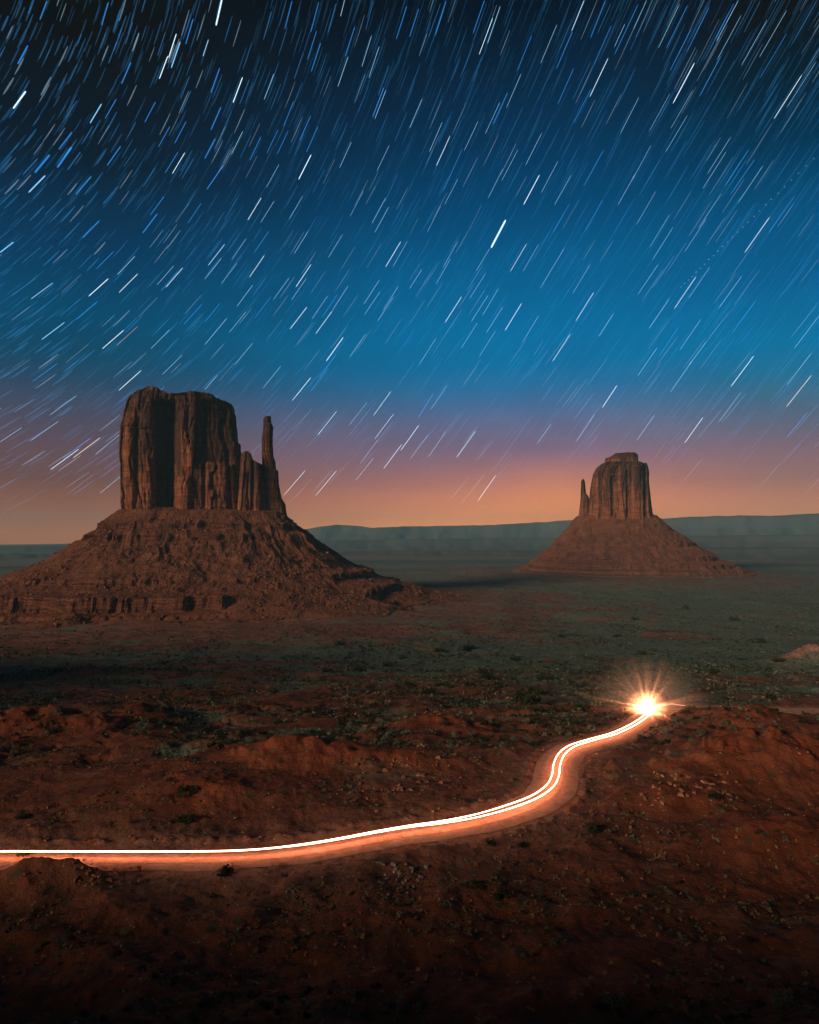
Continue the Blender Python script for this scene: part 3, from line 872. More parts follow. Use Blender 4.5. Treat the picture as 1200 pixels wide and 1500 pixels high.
# ------------------------------------------------------------------ stars, each drawn out by the turning sky
STARS = """39,318,76,267,14,W 50,75,73,20,9,d 117,58,138,2,8,b 52,188,82,133,10,b 115,172,142,116,8,d 298,74,318,6,8,b 346,109,371,46,9,d 367,130,389,64,7,m 318,186,343,122,7,m 246,152,271,91,7,d 356,246,384,182,9,b 467,231,492,164,9,W 494,170,517,99,9,W 502,199,528,122,10,B 544,130,566,55,8,b 462,163,485,94,6,m 529,290,556,222,7,m 531,331,560,265,6,m 192,348,226,294,7,m 264,361,298,304,8,B 308,348,341,290,7,b 424,359,456,298,7,b 172,438,212,386,8,b 168,491,210,431,14,b 198,498,236,445,9,m 102,506,146,453,13,b 67,512,111,464,9,m 84,564,133,514,11,B 222,570,268,516,10,b 314,485,354,428,8,b 362,489,400,434,6,m 464,431,498,370,6,b 512,420,546,355,7,b 484,507,522,445,7,b 505,509,542,447,7,W 528,502,564,440,7,m 414,478,452,418,6,d 302,598,346,546,8,m 633,75,651,-5,16,W 595,165,611,116,9,w 683,301,711,226,10,W 774,292,803,216,6,w 618,272,644,199,9,b 702,306,731,232,7,m 618,381,648,313,9,b 600,465,631,406,8,b 678,452,712,384,6,w 704,462,736,395,5,m 730,430,762,361,4,m 732,470,765,400,6,b 782,449,815,380,5,b 812,452,845,382,5,b 911,94,934,6,6,b 912,210,940,125,7,b 901,175,928,90,5,b 862,232,889,155,7,m 835,85,856,2,6,b 772,117,795,34,6,m 962,95,985,10,5,m 998,48,1011,-5,6,w 1011,166,1040,78,6,b 990,254,1020,166,6,w 1060,196,1089,104,5,w 1081,228,1111,136,5,w 1040,301,1070,218,4,m 1071,90,1095,2,4,m 1161,115,1192,18,6,b 1092,342,1125,256,8,b 1098,349,1131,264,6,w 1108,280,1140,192,7,m 1156,415,1192,330,5,m 1104,502,1141,425,4,w 995,492,1030,415,5,w 898,446,932,370,6,b 831,370,861,296,5,b 878,412,911,338,6,b 875,526,912,453,9,W 946,540,982,465,4,m 916,565,952,495,5,m 780,550,818,481,4,w 606,555,654,485,8,b 1128,592,1165,509,5,m 1072,598,1100,545,4,m 720,522,754,456,4,m 1404,160,1444,53,5,W 1428,128,1466,18,7,w 1386,98,1420,0,6,b 1200,109,1227,25,6,b 1256,110,1291,10,4,m 1275,104,1308,2,5,b 1200,376,1237,289,5,w 1258,445,1296,358,5,w 1279,485,1319,398,5,W 1360,442,1401,355,4,w 1268,514,1308,425,4,m 1302,600,1342,524,4,w 1299,560,1355,435,4,b 1422,392,1465,299,4,w 1444,365,1488,270,7,b 1484,316,1527,216,4,w 1468,450,1532,314,4,m 1470,530,1518,438,4,w 1430,581,1474,494,4,w 1540,484,1588,389,5,w 1534,600,1581,512,8,W 1586,565,1635,472,5,w 1625,600,1674,512,5,w 1584,186,1632,72,4,w 1515,208,1558,104,4,b 1634,306,1681,200,5,b 1675,91,1712,0,4,W 1630,202,1678,92,6,b 1728,284,1782,170,6,W 1678,292,1731,180,5,m 1730,112,1775,0,6,b 1750,100,1790,10,5,m 1739,191,1791,75,4,b 1711,544,1768,440,6,b 1681,360,1732,260,5,b 1972,303,2035,184,8,W 1929,141,1991,12,4,w 1952,142,2015,15,5,b 1856,86,1895,0,4,w 1800,161,1870,12,5,b 1800,138,1831,70,4,w 1846,148,1904,24,4,m 1963,208,2026,83,5,b 2012,152,2078,21,4,b 2099,122,2164,0,6,w 2096,115,2150,10,4,b 2101,175,2172,44,3,w 2172,192,2248,58,4,w 2225,168,2305,30,4,w 2226,230,2305,98,3,b 2268,348,2350,219,7,W 2305,316,2392,180,4,w 2348,158,2400,75,3,m 2180,95,2228,2,5,m 2050,282,2112,165,5,b 1818,391,1872,285,4,w 1902,385,1963,274,3,w 1902,402,1960,295,3,m 1966,376,2030,264,3,w 1950,446,2014,338,4,w 1852,528,1908,425,4,w 2072,511,2142,400,4,w 2059,553,2128,444,4,w 2162,595,2236,485,4,w 2140,570,2212,466,5,b 2124,545,2194,438,6,b 1811,600,1861,510,5,w 2000,460,2065,352,3,m 1958,585,2018,482,3,m 2088,295,2154,175,4,m 0,740,40,709,9,B 242,697,292,646,8,b 418,683,461,626,9,b 440,631,481,575,7,b 514,652,555,594,5,m 550,655,590,595,5,b 132,630,180,581,7,m 91,876,156,828,8,w 260,868,318,816,8,W 344,805,396,750,7,w 349,857,404,802,6,W 224,936,286,883,6,b 174,928,235,876,5,m 122,995,190,944,7,B 300,1022,363,967,7,W 342,1012,404,956,4,o 460,835,510,778,4,w 486,842,536,784,5,W 472,852,522,794,5,b 408,928,462,871,4,m 442,1022,498,965,4,w 539,950,593,890,4,b 542,920,592,862,3,m 348,1144,414,1085,6,W 475,1098,535,1039,4,w 192,1064,260,1008,4,m 40,988,127,925,4,m 35,866,105,815,6,m 65,770,120,724,5,m 95,1118,168,1065,4,b 10,1105,90,1052,3,m 180,858,238,804,4,m 282,788,334,736,5,b 726,645,766,579,7,W 764,652,804,588,5,w 610,778,659,715,10,w 648,832,694,771,4,w 600,818,649,756,5,w 679,761,722,698,4,w 731,812,775,748,5,W 694,898,741,835,5,w 672,974,722,912,4,w 600,944,645,888,4,b 600,1010,666,931,5,w 688,1068,741,1005,4,w 770,1138,824,1071,4,w 746,932,794,869,4,b 745,740,788,677,5,b 801,878,848,813,4,w 818,738,860,673,3,w 862,743,904,676,4,w 848,642,887,574,4,w 867,841,912,774,7,W 854,879,899,814,4,w 850,964,900,899,6,W 780,998,829,934,3,w 914,934,961,866,4,w 944,930,989,862,4,b 974,909,1020,838,5,w 925,978,974,911,5,W 956,1058,1006,988,9,W 934,1106,985,1039,6,b 910,1146,962,1079,5,b 868,1160,911,1106,4,w 962,755,1004,686,4,w 910,860,956,792,3,m 1025,635,1065,560,3,w 1090,654,1131,579,6,w 1098,681,1139,606,5,w 1130,782,1175,707,7,W 1151,782,1194,706,4,w 1075,784,1119,711,4,m 1066,891,1112,820,5,w 1068,922,1114,854,4,w 1106,941,1154,869,4,w 1122,909,1168,838,4,w 1025,1045,1072,978,4,w 1130,1005,1176,935,3,m 640,1118,688,1062,3,m 600,1142,638,1098,5,w 870,1008,918,942,3,m 1439,726,1482,644,22,W 1395,794,1435,728,4,w 1495,796,1543,714,4,W 1532,796,1579,714,3,w 1583,844,1655,725,4,w 1678,860,1730,774,3,w 1687,941,1740,856,5,W 1414,924,1461,844,4,w 1381,942,1431,864,4,w 1304,945,1353,869,6,W 1376,875,1423,801,3,w 1298,784,1342,706,4,w 1278,832,1320,758,4,w 1200,822,1231,770,4,w 1200,846,1237,788,4,w 1252,680,1292,602,3,w 1200,688,1226,638,4,w 1480,968,1529,888,7,W 1425,975,1474,898,4,w 1531,1002,1579,924,3,w 1404,1045,1452,970,3,w 1352,1020,1399,945,3,w 1228,1068,1278,991,3,w 1266,1042,1310,972,3,w 1619,1059,1671,978,4,W 1755,986,1798,918,5,w 1715,676,1766,585,4,b 1648,672,1698,584,3,m 1622,678,1670,595,3,b 1375,675,1412,599,3,b 1200,950,1245,879,3,m 1390,1122,1432,1065,3,m 1564,1042,1591,998,3,m 1865,658,1922,560,3,w 1904,724,1962,628,3,w 2046,669,2114,567,3,w 2006,738,2070,640,3,w 2182,740,2255,636,6,W 2252,682,2328,575,4,b 1912,761,1972,666,3,w 1868,864,1928,775,3,w 1976,904,2040,810,5,W 2018,874,2080,782,3,w 1902,962,1962,874,5,w 2106,903,2174,808,4,w 2145,975,2214,882,3,b 1992,1025,2054,935,3,w 1930,1045,1988,958,3,b 2050,1082,2114,995,3,m 1965,1148,2026,1060,4,w 2020,1068,2070,1001,4,w 1868,1102,1926,1018,4,w 2142,1132,2209,1042,6,W 2328,1020,2400,925,3,w 2305,1129,2378,1034,4,w 2345,828,2400,758,3,b 146,1216,223,1160,4,w 89,1292,172,1234,4,w 0,1295,65,1252,4,w 148,1376,232,1315,6,W 184,1343,266,1283,5,b 214,1342,294,1282,6,O 279,1332,352,1272,4,w 292,1446,356,1394,4,w 198,1448,275,1389,3,m 856,1174,911,1106,4,W 931,1275,987,1204,4,W 1022,1247,1076,1178,3,w 1024,1276,1078,1206,3,m 1094,1218,1146,1146,4,W 1098,1286,1154,1212,3,W 1174,1320,1228,1245,6,W 1124,1373,1178,1301,5,W 1055,1359,1108,1288,3,w 1042,1408,1095,1341,4,w 831,1452,894,1379,4,W 865,1458,914,1402,3,m 925,1452,986,1379,4,W 962,1420,1021,1352,3,m 1225,1225,1270,1152,6,b 1262,1200,1310,1128,3,w 1256,1338,1307,1264,4,w 1338,1340,1393,1263,5,W 1202,1344,1255,1274,3,w 1351,1476,1420,1389,3,o 1400,1468,1453,1392,5,W 1574,1300,1615,1242,4,w 1688,1294,1743,1213,5,w 1765,1194,1808,1129,7,W 1658,1358,1681,1322,3,w 2006,1298,2060,1222,5,W 1866,1290,1919,1214,4,w 1918,1342,1952,1292,3,w 2106,1236,2171,1149,3,w 2304,1192,2378,1099,5,O 2305,1282,2366,1208,4,b"""
SKY_R = 60000.0
CR = np.array(cam.rotation_euler.to_matrix())
AXIS = CR @ np.array([-0.70424178, 0.61906295, -0.34756951]); AXIS /= np.linalg.norm(AXIS)
SCOL = {'W': ((0.62, 0.86, 1.0), 0.64), 'w': ((0.34, 0.69, 1.0), 0.38), 'B': ((0.22, 0.60, 1.0), 0.5), 'b': ((0.04, 0.34, 1.0), 0.30),
        'm': ((0.08, 0.42, 1.0), 0.12), 'd': ((0.05, 0.32, 0.7), 0.075), 'o': ((1.0, 0.62, 0.45), 0.2), 'O': ((1.0, 0.86, 0.72), 0.5)}
M_STAR = {k: mat_emit('starlight_' + n, c, s, True, False) for (k, (c, s)), n in
          zip(SCOL.items(), ['white', 'pale', 'bright_blue', 'blue', 'dim', 'faint', 'orange', 'cream'])}
parsed = []
ox = oy = 0
for tok in STARS.split():
    a = tok.split(',')
    x1, y1, x2, y2 = [int(v) / 2.0 for v in a[:4]]
    parsed.append((x1, y1, x2, y2, int(a[4]), a[5]))
parsed.sort(key=lambda s: -s[4] * math.hypot(s[2] - s[0], s[3] - s[1]) * (0.5 + SCOL[s[5]][1]))


def star_mesh(x1, y1, x2, y2, w, c='w'):
    p1 = ray(x1, y1); p2 = ray(x2, y2)
    p1 = p1 / np.linalg.norm(p1) * SKY_R; p2 = p2 / np.linalg.norm(p2) * SKY_R
    mid = (p1 + p2) / 2
    path = np.array([p1, p1 * .94 + p2 * .06, mid, p1 * .06 + p2 * .94, p2]) + np.array([0, 0, CAMZ])
    rad = SKY_R / F * ((0.42 + 0.58 * max(w, 3) / 4.0) * (0.32 if c in 'bBmd' else 0.25) * (1.25 if w > 12 else 1.0))
    return tube(path, rad * np.array([0.35, 1, 1, 1, 0.35]), 4 if w < 8 else 8)


SHADE = {'W': 'white', 'w': 'pale', 'B': 'bright blue', 'b': 'blue', 'm': 'dim blue', 'd': 'faint', 'o': 'orange tinted', 'O': 'cream'}
ORD = ['', 'second ', 'third ', 'fourth ', 'fifth ', 'sixth ', 'seventh ', 'eighth ', 'ninth ', 'tenth ']
NUM = ['', '', 'two', 'three', 'four', 'five', 'six', 'seven', 'eight', 'nine', 'ten']


def star_zone(x, y):
    c = ('by left edge' if x < 110 else 'above tall tower' if x < 350 else 'above thumb spire' if x < 440 else 'between buttes' if x < 640 else
         'left of small butte' if x < 840 else 'above small butte' if x < 975 else 'near right edge')
    r = ('along the top' if y < 110 else 'in dark sky' if y < 220 else 'in deep blue' if y < 330 else 'in mid blue' if y < 440 else
         'in bright blue' if y < 550 else 'in purple dusk' if y < 650 else 'in orange glow')
    return r, c


def single_out(items, noun, first, last, limit=10):
    """items: (key phrase parts, sort value) -> labels that count within each look-alike set"""
    sets = {}
    for i, (key, val) in enumerate(items):
        sets.setdefault(key, []).append((val, i))
    labels = [None] * len(items)
    for (adj, zone), lst in sets.items():
        lst.sort()
        n = len(lst)
        for k, (_, i) in enumerate(lst):
            if n == 1:
                labels[i] = 'lone %s %s %s' % (adj, noun, zone)
            elif k == n - 1:
                labels[i] = '%s of %s %s %ss %s' % (last, NUM[n] if n < 11 else 'the', adj, noun, zone)
            elif k < limit:
                labels[i] = '%s%s of %s %s %ss %s' % (ORD[k], first, NUM[n] if n < 11 else 'the', adj, noun, zone)
            else:
                labels[i] = '%s %s %s, in the midst of many' % (adj, noun, zone)
    return labels


big = parsed[:296]
items = []
for x1, y1, x2, y2, w, c in big:
    r, cz = star_zone((x1 + x2) / 2, (y1 + y2) / 2)
    wide = 'broad' if w >= 7 else 'thin'
    items.append(((wide + ' ' + SHADE[c], r + ' ' + cz), (y1 + y2) / 2))
labs = single_out(items, 'star trail', 'highest', 'lowest')
labs[0] = 'thickest and brightest white star trail, high between the two buttes'
for (x1, y1, x2, y2, w, c), lb in zip(big, labs):
    V, Fc = star_mesh(x1, y1, x2, y2, w, c)
    link('star_trail', mesh_np('star_trail', V, Fc, M_STAR[c], False), label=lb, category='star trail', group='star trails across the night sky')

# the countless fainter ones
r_ = np.random.default_rng(21)
VV, FF, MI = [], [], []
nv = 0
keys = ['w', 'b', 'm', 'd']
FAINT = [mat_emit('faint_starlight_' + n, c, s, True, False) for n, c, s in
         [('pale', (0.5, 0.75, 1.0), 0.10), ('blue', (0.06, 0.42, 1.0), 0.09), ('dim', (0.08, 0.45, 1.0), 0.05), ('fainter', (0.08, 0.45, 1.0), 0.028)]]
for x1, y1, x2, y2, w, c in parsed[296:]:
    V, Fc = star_mesh(x1, y1, x2, y2, w, c); VV.append(V); FF.append(Fc + nv); nv += len(V)
    MI += [0] * len(Fc)
for i in range(5600):
    px = r_.uniform(-260, 1460); py = r_.uniform(-320, 770)
    if py > 640 and r_.random() < (py - 640) / 130:
        continue
    d0 = ray(px, py); d0 = d0 / np.linalg.norm(d0)
    sweep = R(2.74) * (1 if r_.random() < 0.7 else r_.uniform(0.6, 1.0))
    k = r_.choice(4, p=[0.07, 0.15, 0.33, 0.45])
    dk = AXIS * (AXIS @ d0)
    pr = d0 - dk; cr_ = np.cross(AXIS, d0)
    path = np.array([(dk + pr * math.cos(t) - cr_ * math.sin(t)) for t in np.linspace(0, sweep, 4)]) * SKY_R + np.array([0, 0, CAMZ])
    near_pole = max(0.0, 1.0 - max(0.0, px) / 500.0)
    rad = SKY_R / F * (r_.uniform(0.30, 0.50) + 0.75 * near_pole * r_.random())
    V, Fc = tube(path, rad * np.array([.5, 1, 1, .5]), 3)
    VV.append(V); FF.append(Fc + nv); nv += len(V); MI += [int(k)] * len(Fc)
link('faint_star_trails', mesh_np('faint_star_trails', np.vstack(VV), np.vstack(FF), FAINT, False, matidx=MI), kind='stuff',
     label='countless faint blue star trails streaking the night sky', category='star trails')

# an aircraft's blinking light, a string of dots climbing to the right
dots = [(1192.5, 232.5), (1181, 243), (1170, 253.7), (1159.5, 263.7), (1149.5, 273.7), (1140, 283), (1130, 292), (1122, 300), (1112.5, 309), (1105, 317), (1096, 325.5), (1088.5, 332.7),
        (1080.5, 340), (1073, 347.5), (1065.5, 354.5), (1059, 361), (1052, 368), (1045.5, 374.5), (1038.5, 380), (1032.5, 387), (1026, 393), (1020, 398.5), (1014, 405), (1009, 410), (1003, 415), (998, 420)]
VV, FF, nv = [], [], 0
for i, (x, y) in enumerate(dots):
    V, Fc = star_mesh(x - 0.7, y + 0.7, x + 0.7, y - 0.7, 4 if i % 3 else 5); VV.append(V); FF.append(Fc + nv); nv += len(V)
link('aircraft_light_trail', mesh_np('aircraft_light_trail', np.vstack(VV), np.vstack(FF), M_STAR['w'], False),
     label='dotted line of an aircraft light rising towards the right edge of the sky', category='aircraft light')
# ------------------------------------------------------------------ plants and stones
def shrub_arrays(n, seed, spiky=False, size=0.11):
    r = np.random.default_rng(seed)
    lob = r.normal(0, 1, (7, 3)); lob[:, 2] = np.abs(lob[:, 2]) * 0.6
    lob = lob / np.linalg.norm(lob, axis=1, keepdims=True) * r.uniform(0.15, 0.42, (7, 1))
    k = r.integers(0, 7, n)
    d = r.normal(0, 1, (n, 3)); d /= np.linalg.norm(d, axis=1, keepdims=True)
    p = lob[k] + d * (r.uniform(0.3, 1, (n, 1)) ** 0.5) * r.uniform(0.12, 0.30, (7, 1))[k]
    p[:, 2] = np.abs(p[:, 2]) * 1.25 + 0.03
    a = r.normal(0, 1, (n, 3)); a /= np.linalg.norm(a, axis=1, keepdims=True)
    if spiky:
        a = p - np.array([0, 0, -0.2]); a /= np.linalg.norm(a, axis=1, keepdims=True)
    b = np.cross(a, r.normal(0, 1, (n, 3))); b /= np.linalg.norm(b, axis=1, keepdims=True)
    l = (size * r.uniform(0.6, 1.4, (n, 1))); w = l * (0.14 if spiky else 0.55)
    if spiky:
        l = l * 2.2
    V = np.stack([p - a * l * .5, p + b * w * .5, p + a * l * .5, p - b * w * .5], 1).reshape(-1, 3)
    Fc = np.arange(4 * n).reshape(n, 4)
    # a few stems from the root
    sv, sf, nv = [V], [Fc], len(V)
    for q in lob[:5]:
        tv, tf = tube(np.array([[0, 0, -0.12], q * 0.5 * np.array([1, 1, 1]) + np.array([0, 0, 0.08]), q + np.array([0, 0, 0.1])]), [0.02, 0.014, 0.006], 4)
        sv.append(tv); sf.append(tf + nv); nv += len(tv)
    return np.vstack(sv), np.vstack(sf)


KINDS = [('olive', M_OLIVE, False), ('sage', M_SAGE, False), ('dry', M_DRY, True), ('spiky', M_OLIVE, True)]
SHR = {}
for i, (kd, mt, sp) in enumerate(KINDS):
    SHR[kd] = []
    for v in range(3):
        V, Fc = shrub_arrays(420 if not sp else 300, 100 + 10 * i + v, sp)
        SHR[kd].append(mesh_np('shrub', V, Fc, mt, False))

plants = []     # (x, y, z, diameter, kind, fixed?)
FIXED = [(755, 963, 11), (707, 982, 12), (713, 990, 15), (729, 1001, 13), (689, 1001, 11), (625, 1011, 15), (800, 991, 18), (770, 1017, 30), (782, 1010, 18), (788, 1038, 14), (817, 1037, 16),
         (851, 1035, 16), (683, 1025, 14), (660, 1003, 12), (645, 1002, 10), (567, 972, 12), (523, 979, 12), (480, 980, 14), (590, 962, 10), (687, 947, 16), (643, 951, 12), (497, 940, 12),
         (783, 1088, 11), (870, 1210, 20), (1044, 1164, 14), (890, 979, 10), (1113, 937, 14), (1045, 982, 14), (1133, 1020, 14), (1003, 889, 9), (272, 1197, 20), (32, 1192, 14), (275, 1155, 22),
         (720, 1233, 12), (765, 1235, 12), (550, 1010, 12), (600, 1000, 10), (940, 955, 10), (1075, 905, 9), (560, 1085, 12), (930, 905, 8), (820, 930, 9), (905, 930, 9), (1140, 965, 12)]
for x, y, w in FIXED:
    p = at(x, y + w * 0.35)
    plants.append((p[0], p[1], p[2], w * 1.5 / F * p[1], 'olive'))
for x, y, w, kd in [(35, 1256, 18, 'spiky'), (330, 1281, 26, 'olive'), (218, 1291, 17, 'dry'), (105, 1254, 13, 'dry'), (1160, 1478, 42, 'sage'), (592, 1480, 26, 'sage'), (905, 1470, 34, 'sage'),
                    (1010, 1490, 26, 'dry'), (400, 1276, 14, 'dry'), (415, 1270, 11, 'dry'), (180, 1283, 12, 'dry'), (90, 1450, 20, 'dry'), (300, 1475, 24, 'olive'), (700, 1300, 20, 'olive'), (735, 1318, 26, 'olive')]:
    p = at(x, y)
    plants.append((p[0], p[1], p[2], w * 1.2 / F * p[1], kd))
nfix = len(plants)
r_ = np.random.default_rng(33)


def scatter(n, y0, y1, spread=0.68, power=1.0):
    y = y0 + (y1 - y0) * r_.random(n) ** power
    x = (r_.random(n) * 2 - 1) * y * spread
    return x, y


# all scattered plants in arrays
xs, ys, ds, ks = [], [], [], []
for n, y0, y1, dm, pk in [(18000, 52, 150, (0.28, 1.05), (0.34, 0.38, 0.28)), (26000, 140, 420, (0.8, 2.9), (0.62, 0.33, 0.05)), (34000, 380, 1500, (1.3, 4.4), (0.72, 0.28, 0.0)), (9000, 1400, 2600, (2.2, 5.5), (0.85, 0.15, 0.0))]:
    x, y = scatter(n, y0, y1)
    dens = 0.45 + 0.9 * fbm(x / (0.16 * y0 + 10), y / (0.16 * y0 + 10), 3)
    keep = r_.random(n) < dens
    x, y = x[keep], y[keep]
    xs.append(x); ys.append(y); ds.append(dm[0] + (dm[1] - dm[0]) * r_.random(len(x)) ** 2.0); ks.append(r_.choice(3, len(x), p=pk))
xs = np.concatenate(xs); ys = np.concatenate(ys); ds = np.concatenate(ds); ks = np.concatenate(ks)
zs, vg, pl, fr, cl_ = terrain(xs, ys, True)
rd_, _z = road_dist(xs, ys)
ok = rd_ > ROAD_HALF + 0.7
for bx, by, hw_, hd_, rm in BUTTES:
    ok &= np.hypot((xs - bx) / (hw_ + rm * 0.72), (ys - by) / (hd_ + rm * 0.72)) > 1
ok &= r_.random(len(xs)) < np.clip((vg + 0.02) * 2.6, 0.08, 1)
xs, ys, zs, ds, ks = xs[ok], ys[ok], zs[ok], ds[ok], ks[ok]
# 290 in all that show largest become individuals
vis = np.abs(xs / ys) < 0.62
score = np.where(vis, ds / ys, 0)
order = np.argsort(-score)
top = order[:288 - nfix]
for i in top:
    plants.append((xs[i], ys[i], zs[i], ds[i], ['olive', 'sage', 'dry'][ks[i]]))
rest = np.setdiff1d(np.arange(len(xs)), top)


def photo_xy(p):
    v = CR.T @ (np.array(p) - np.array([0, 0, CAMZ]))
    return 600 + F * v[0] / -v[2], 750 - F * v[1] / -v[2]


def ground_zone(x, y):
    c = ('by left edge' if x < 150 else 'under tall tower' if x < 350 else 'under thumb spire' if x < 500 else 'between the buttes' if x < 680 else
         'left of headlights' if x < 840 else 'under small butte' if x < 1000 else 'near right edge')
    r = ('on far plain' if y < 900 else 'on green flats' if y < 960 else 'on upper scrubland' if y < 1005 else 'on lower scrubland' if y < 1060 else
         'on red badlands' if y < 1130 else 'on roadside slope' if y < 1230 else 'beside near road' if y < 1300 else
         'on dark slope' if y < 1400 else 'on darkest ground')
    return r + ' ' + c


items = []
ADJ = {'olive': 'dark olive', 'sage': 'grey sage', 'dry': 'dry straw', 'spiky': 'spiky dark'}
for (x, y, z, d, kd) in plants:
    px, py = photo_xy((x, y, z))
    sz = 'big ' if d * F / y > 16 else ''
    items.append(((sz + ADJ[kd], ground_zone(px, py)), y))
labs = single_out(items, 'shrub', 'nearest', 'farthest')
for (x, y, z, d, kd), lb in zip(plants, labs):
    o = link('shrub', SHR[kd][random.randrange(3)], label=lb, category='shrub', group='desert shrubs dotted over the ground')
    o.location = (x, y, z - 0.03 * d)
    o.rotation_euler = (0, 0, random.uniform(0, 6.28))
    hh = 1.7 if kd == 'spiky' else random.uniform(0.75, 1.05)
    o.scale = (d, d, d * hh)

# everything smaller: one scrub cover
VV, FF, MI, nv = [], [], [], 0
for v in range(6):
    V0, _f = shrub_arrays(26, 300 + v, False, 0.32)
    for q_, sel in ((26, (ys[rest] <= 200) & (ds[rest] >= 0.4)), (12, (ys[rest] > 200) & (ys[rest] < 500) | (ys[rest] <= 200) & (ds[rest] < 0.4)), (7, ys[rest] >= 500)):
        ii = rest[sel]; ii = ii[ii % 6 == v]
        if not len(ii):
            continue
        sz_ = {26: 1.0, 12: 1.25, 7: 1.5}[q_]
        c0 = V0[:q_ * 4].reshape(q_, 4, 3); mid_ = c0.mean(1, keepdims=True)
        Vq = (mid_ + (c0 - mid_) * sz_).reshape(-1, 3)
        a = (ii * 2.399) % 6.283; c, s_ = np.cos(a)[:, None], np.sin(a)[:, None]; d = ds[ii][:, None]
        X_ = (Vq[None, :, 0] * c - Vq[None, :, 1] * s_) * d + xs[ii][:, None]
        Y_ = (Vq[None, :, 0] * s_ + Vq[None, :, 1] * c) * d + ys[ii][:, None]
        Z_ = Vq[None, :, 2] * d * 0.85 + zs[ii][:, None] - 0.03 * d
        VV.append(np.stack([X_, Y_, Z_], -1).reshape(-1, 3))
        nf = len(ii) * q_
        FF.append(np.arange(nf * 4).reshape(nf, 4) + nv); nv += nf * 4
        MI.append(np.repeat(ks[ii], q_))
MI = np.concatenate(MI)
link('scrub', mesh_np('scrub', np.vstack(VV), np.vstack(FF), [M_OLIVE, M_SAGE, M_DRY], False, matidx=MI), kind='stuff',
     label='low desert scrub scattered over the valley floor', category='scrub')

# ---- boulders: those one can make out are things, the small ones debris
rocks = []
rr_ = np.random.default_rng(55)
for k in range(46):                       # on the mound by the near road
    p = at(rr_.uniform(105, 208), rr_.uniform(1260, 1300)); rocks.append((p, 0.22 + 0.5 * rr_.random() ** 2, 'red'))
for k in range(22):                       # pale stones in the wash
    p = at(rr_.uniform(545, 625), rr_.uniform(1262, 1310)); rocks.append((p, rr_.uniform(0.3, 0.7), 'grey'))
for k in range(60):                       # along the edges of the road
    i = rr_.integers(40, len(ROAD) - 40)
    sd = rr_.choice([-1, 1]) * (ROAD_HALF + rr_.uniform(0.8, 2.4))
    q = ROAD[i, :2] + rr[i] * sd
    if abs(q[0] / q[1]) < 0.62:
        rocks.append((np.array([q[0], q[1], float(terrain(np.array([q[0]]), np.array([q[1]]))[0])]), rr_.uniform(0.25, 0.65), 'red'))
for k in range(40):                       # on the scarp to the right and on the badlands
    p = at(rr_.uniform(930, 1080), rr_.uniform(1130, 1180)); rocks.append((p, rr_.uniform(0.35, 0.9), 'red'))
for k in range(30):
    p = at(rr_.uniform(520, 650), rr_.uniform(1110, 1160)); rocks.append((p, rr_.uniform(0.35, 0.9), 'red'))
ROCKM = {}
for kd, mt in (('red', M_STONE), ('grey', M_GREY)):
    ROCKM[kd] = []
    for v in range(6):
        V, Fc = rock_batch(np.zeros((1, 3)), np.ones(1), 900 + v)
        ROCKM[kd].append(mesh_np('boulder', V, Fc, mt, False))
items = []
for p, s_, kd in rocks:
    px, py = photo_xy(p)
    items.append((('red' if kd == 'red' else 'pale grey', ground_zone(px, py) + (', on mound' if 90 < px < 210 and 1250 < py < 1310 else '')), p[1]))
labs = single_out(items, 'boulder', 'nearest', 'farthest')
for (p, s_, kd), lb in zip(rocks, labs):
    o = link('boulder', ROCKM[kd][random.randrange(6)], label=lb, category='boulder', group='boulders lying by the road and on the badlands')
    o.location = (p[0], p[1], p[2] + 0.15 * s_)
    o.rotation_euler = (random.uniform(-.2, .2), random.uniform(-.2, .2), random.uniform(0, 6.28))
    o.scale = (s_, s_ * random.uniform(.7, 1.1), s_ * random.uniform(.6, 1.0))
n = 9000
y = 50 + 330 * r_.random(n) ** 1.2; x = (r_.random(n) * 2 - 1) * y * 0.68
k = (r_.random(n) < 0.3 + 0.9 * fbm(x / 18, y / 14, 3)); x, y = x[k], y[k]
d_, _z = road_dist(x, y); k = d_ > ROAD_HALF - 0.3; x, y = x[k], y[k]
z = terrain(x, y)
sz = 0.1 + 0.42 * r_.random(len(x)) ** 4
V, Fc = rock_batch(np.stack([x, y, z + sz * 0.15], 1), sz, 5)
link('stone_debris', mesh_np('stone_debris', V, Fc, M_STONE, False), kind='stuff', label='small red stones strewn over the near slopes', category='stones')
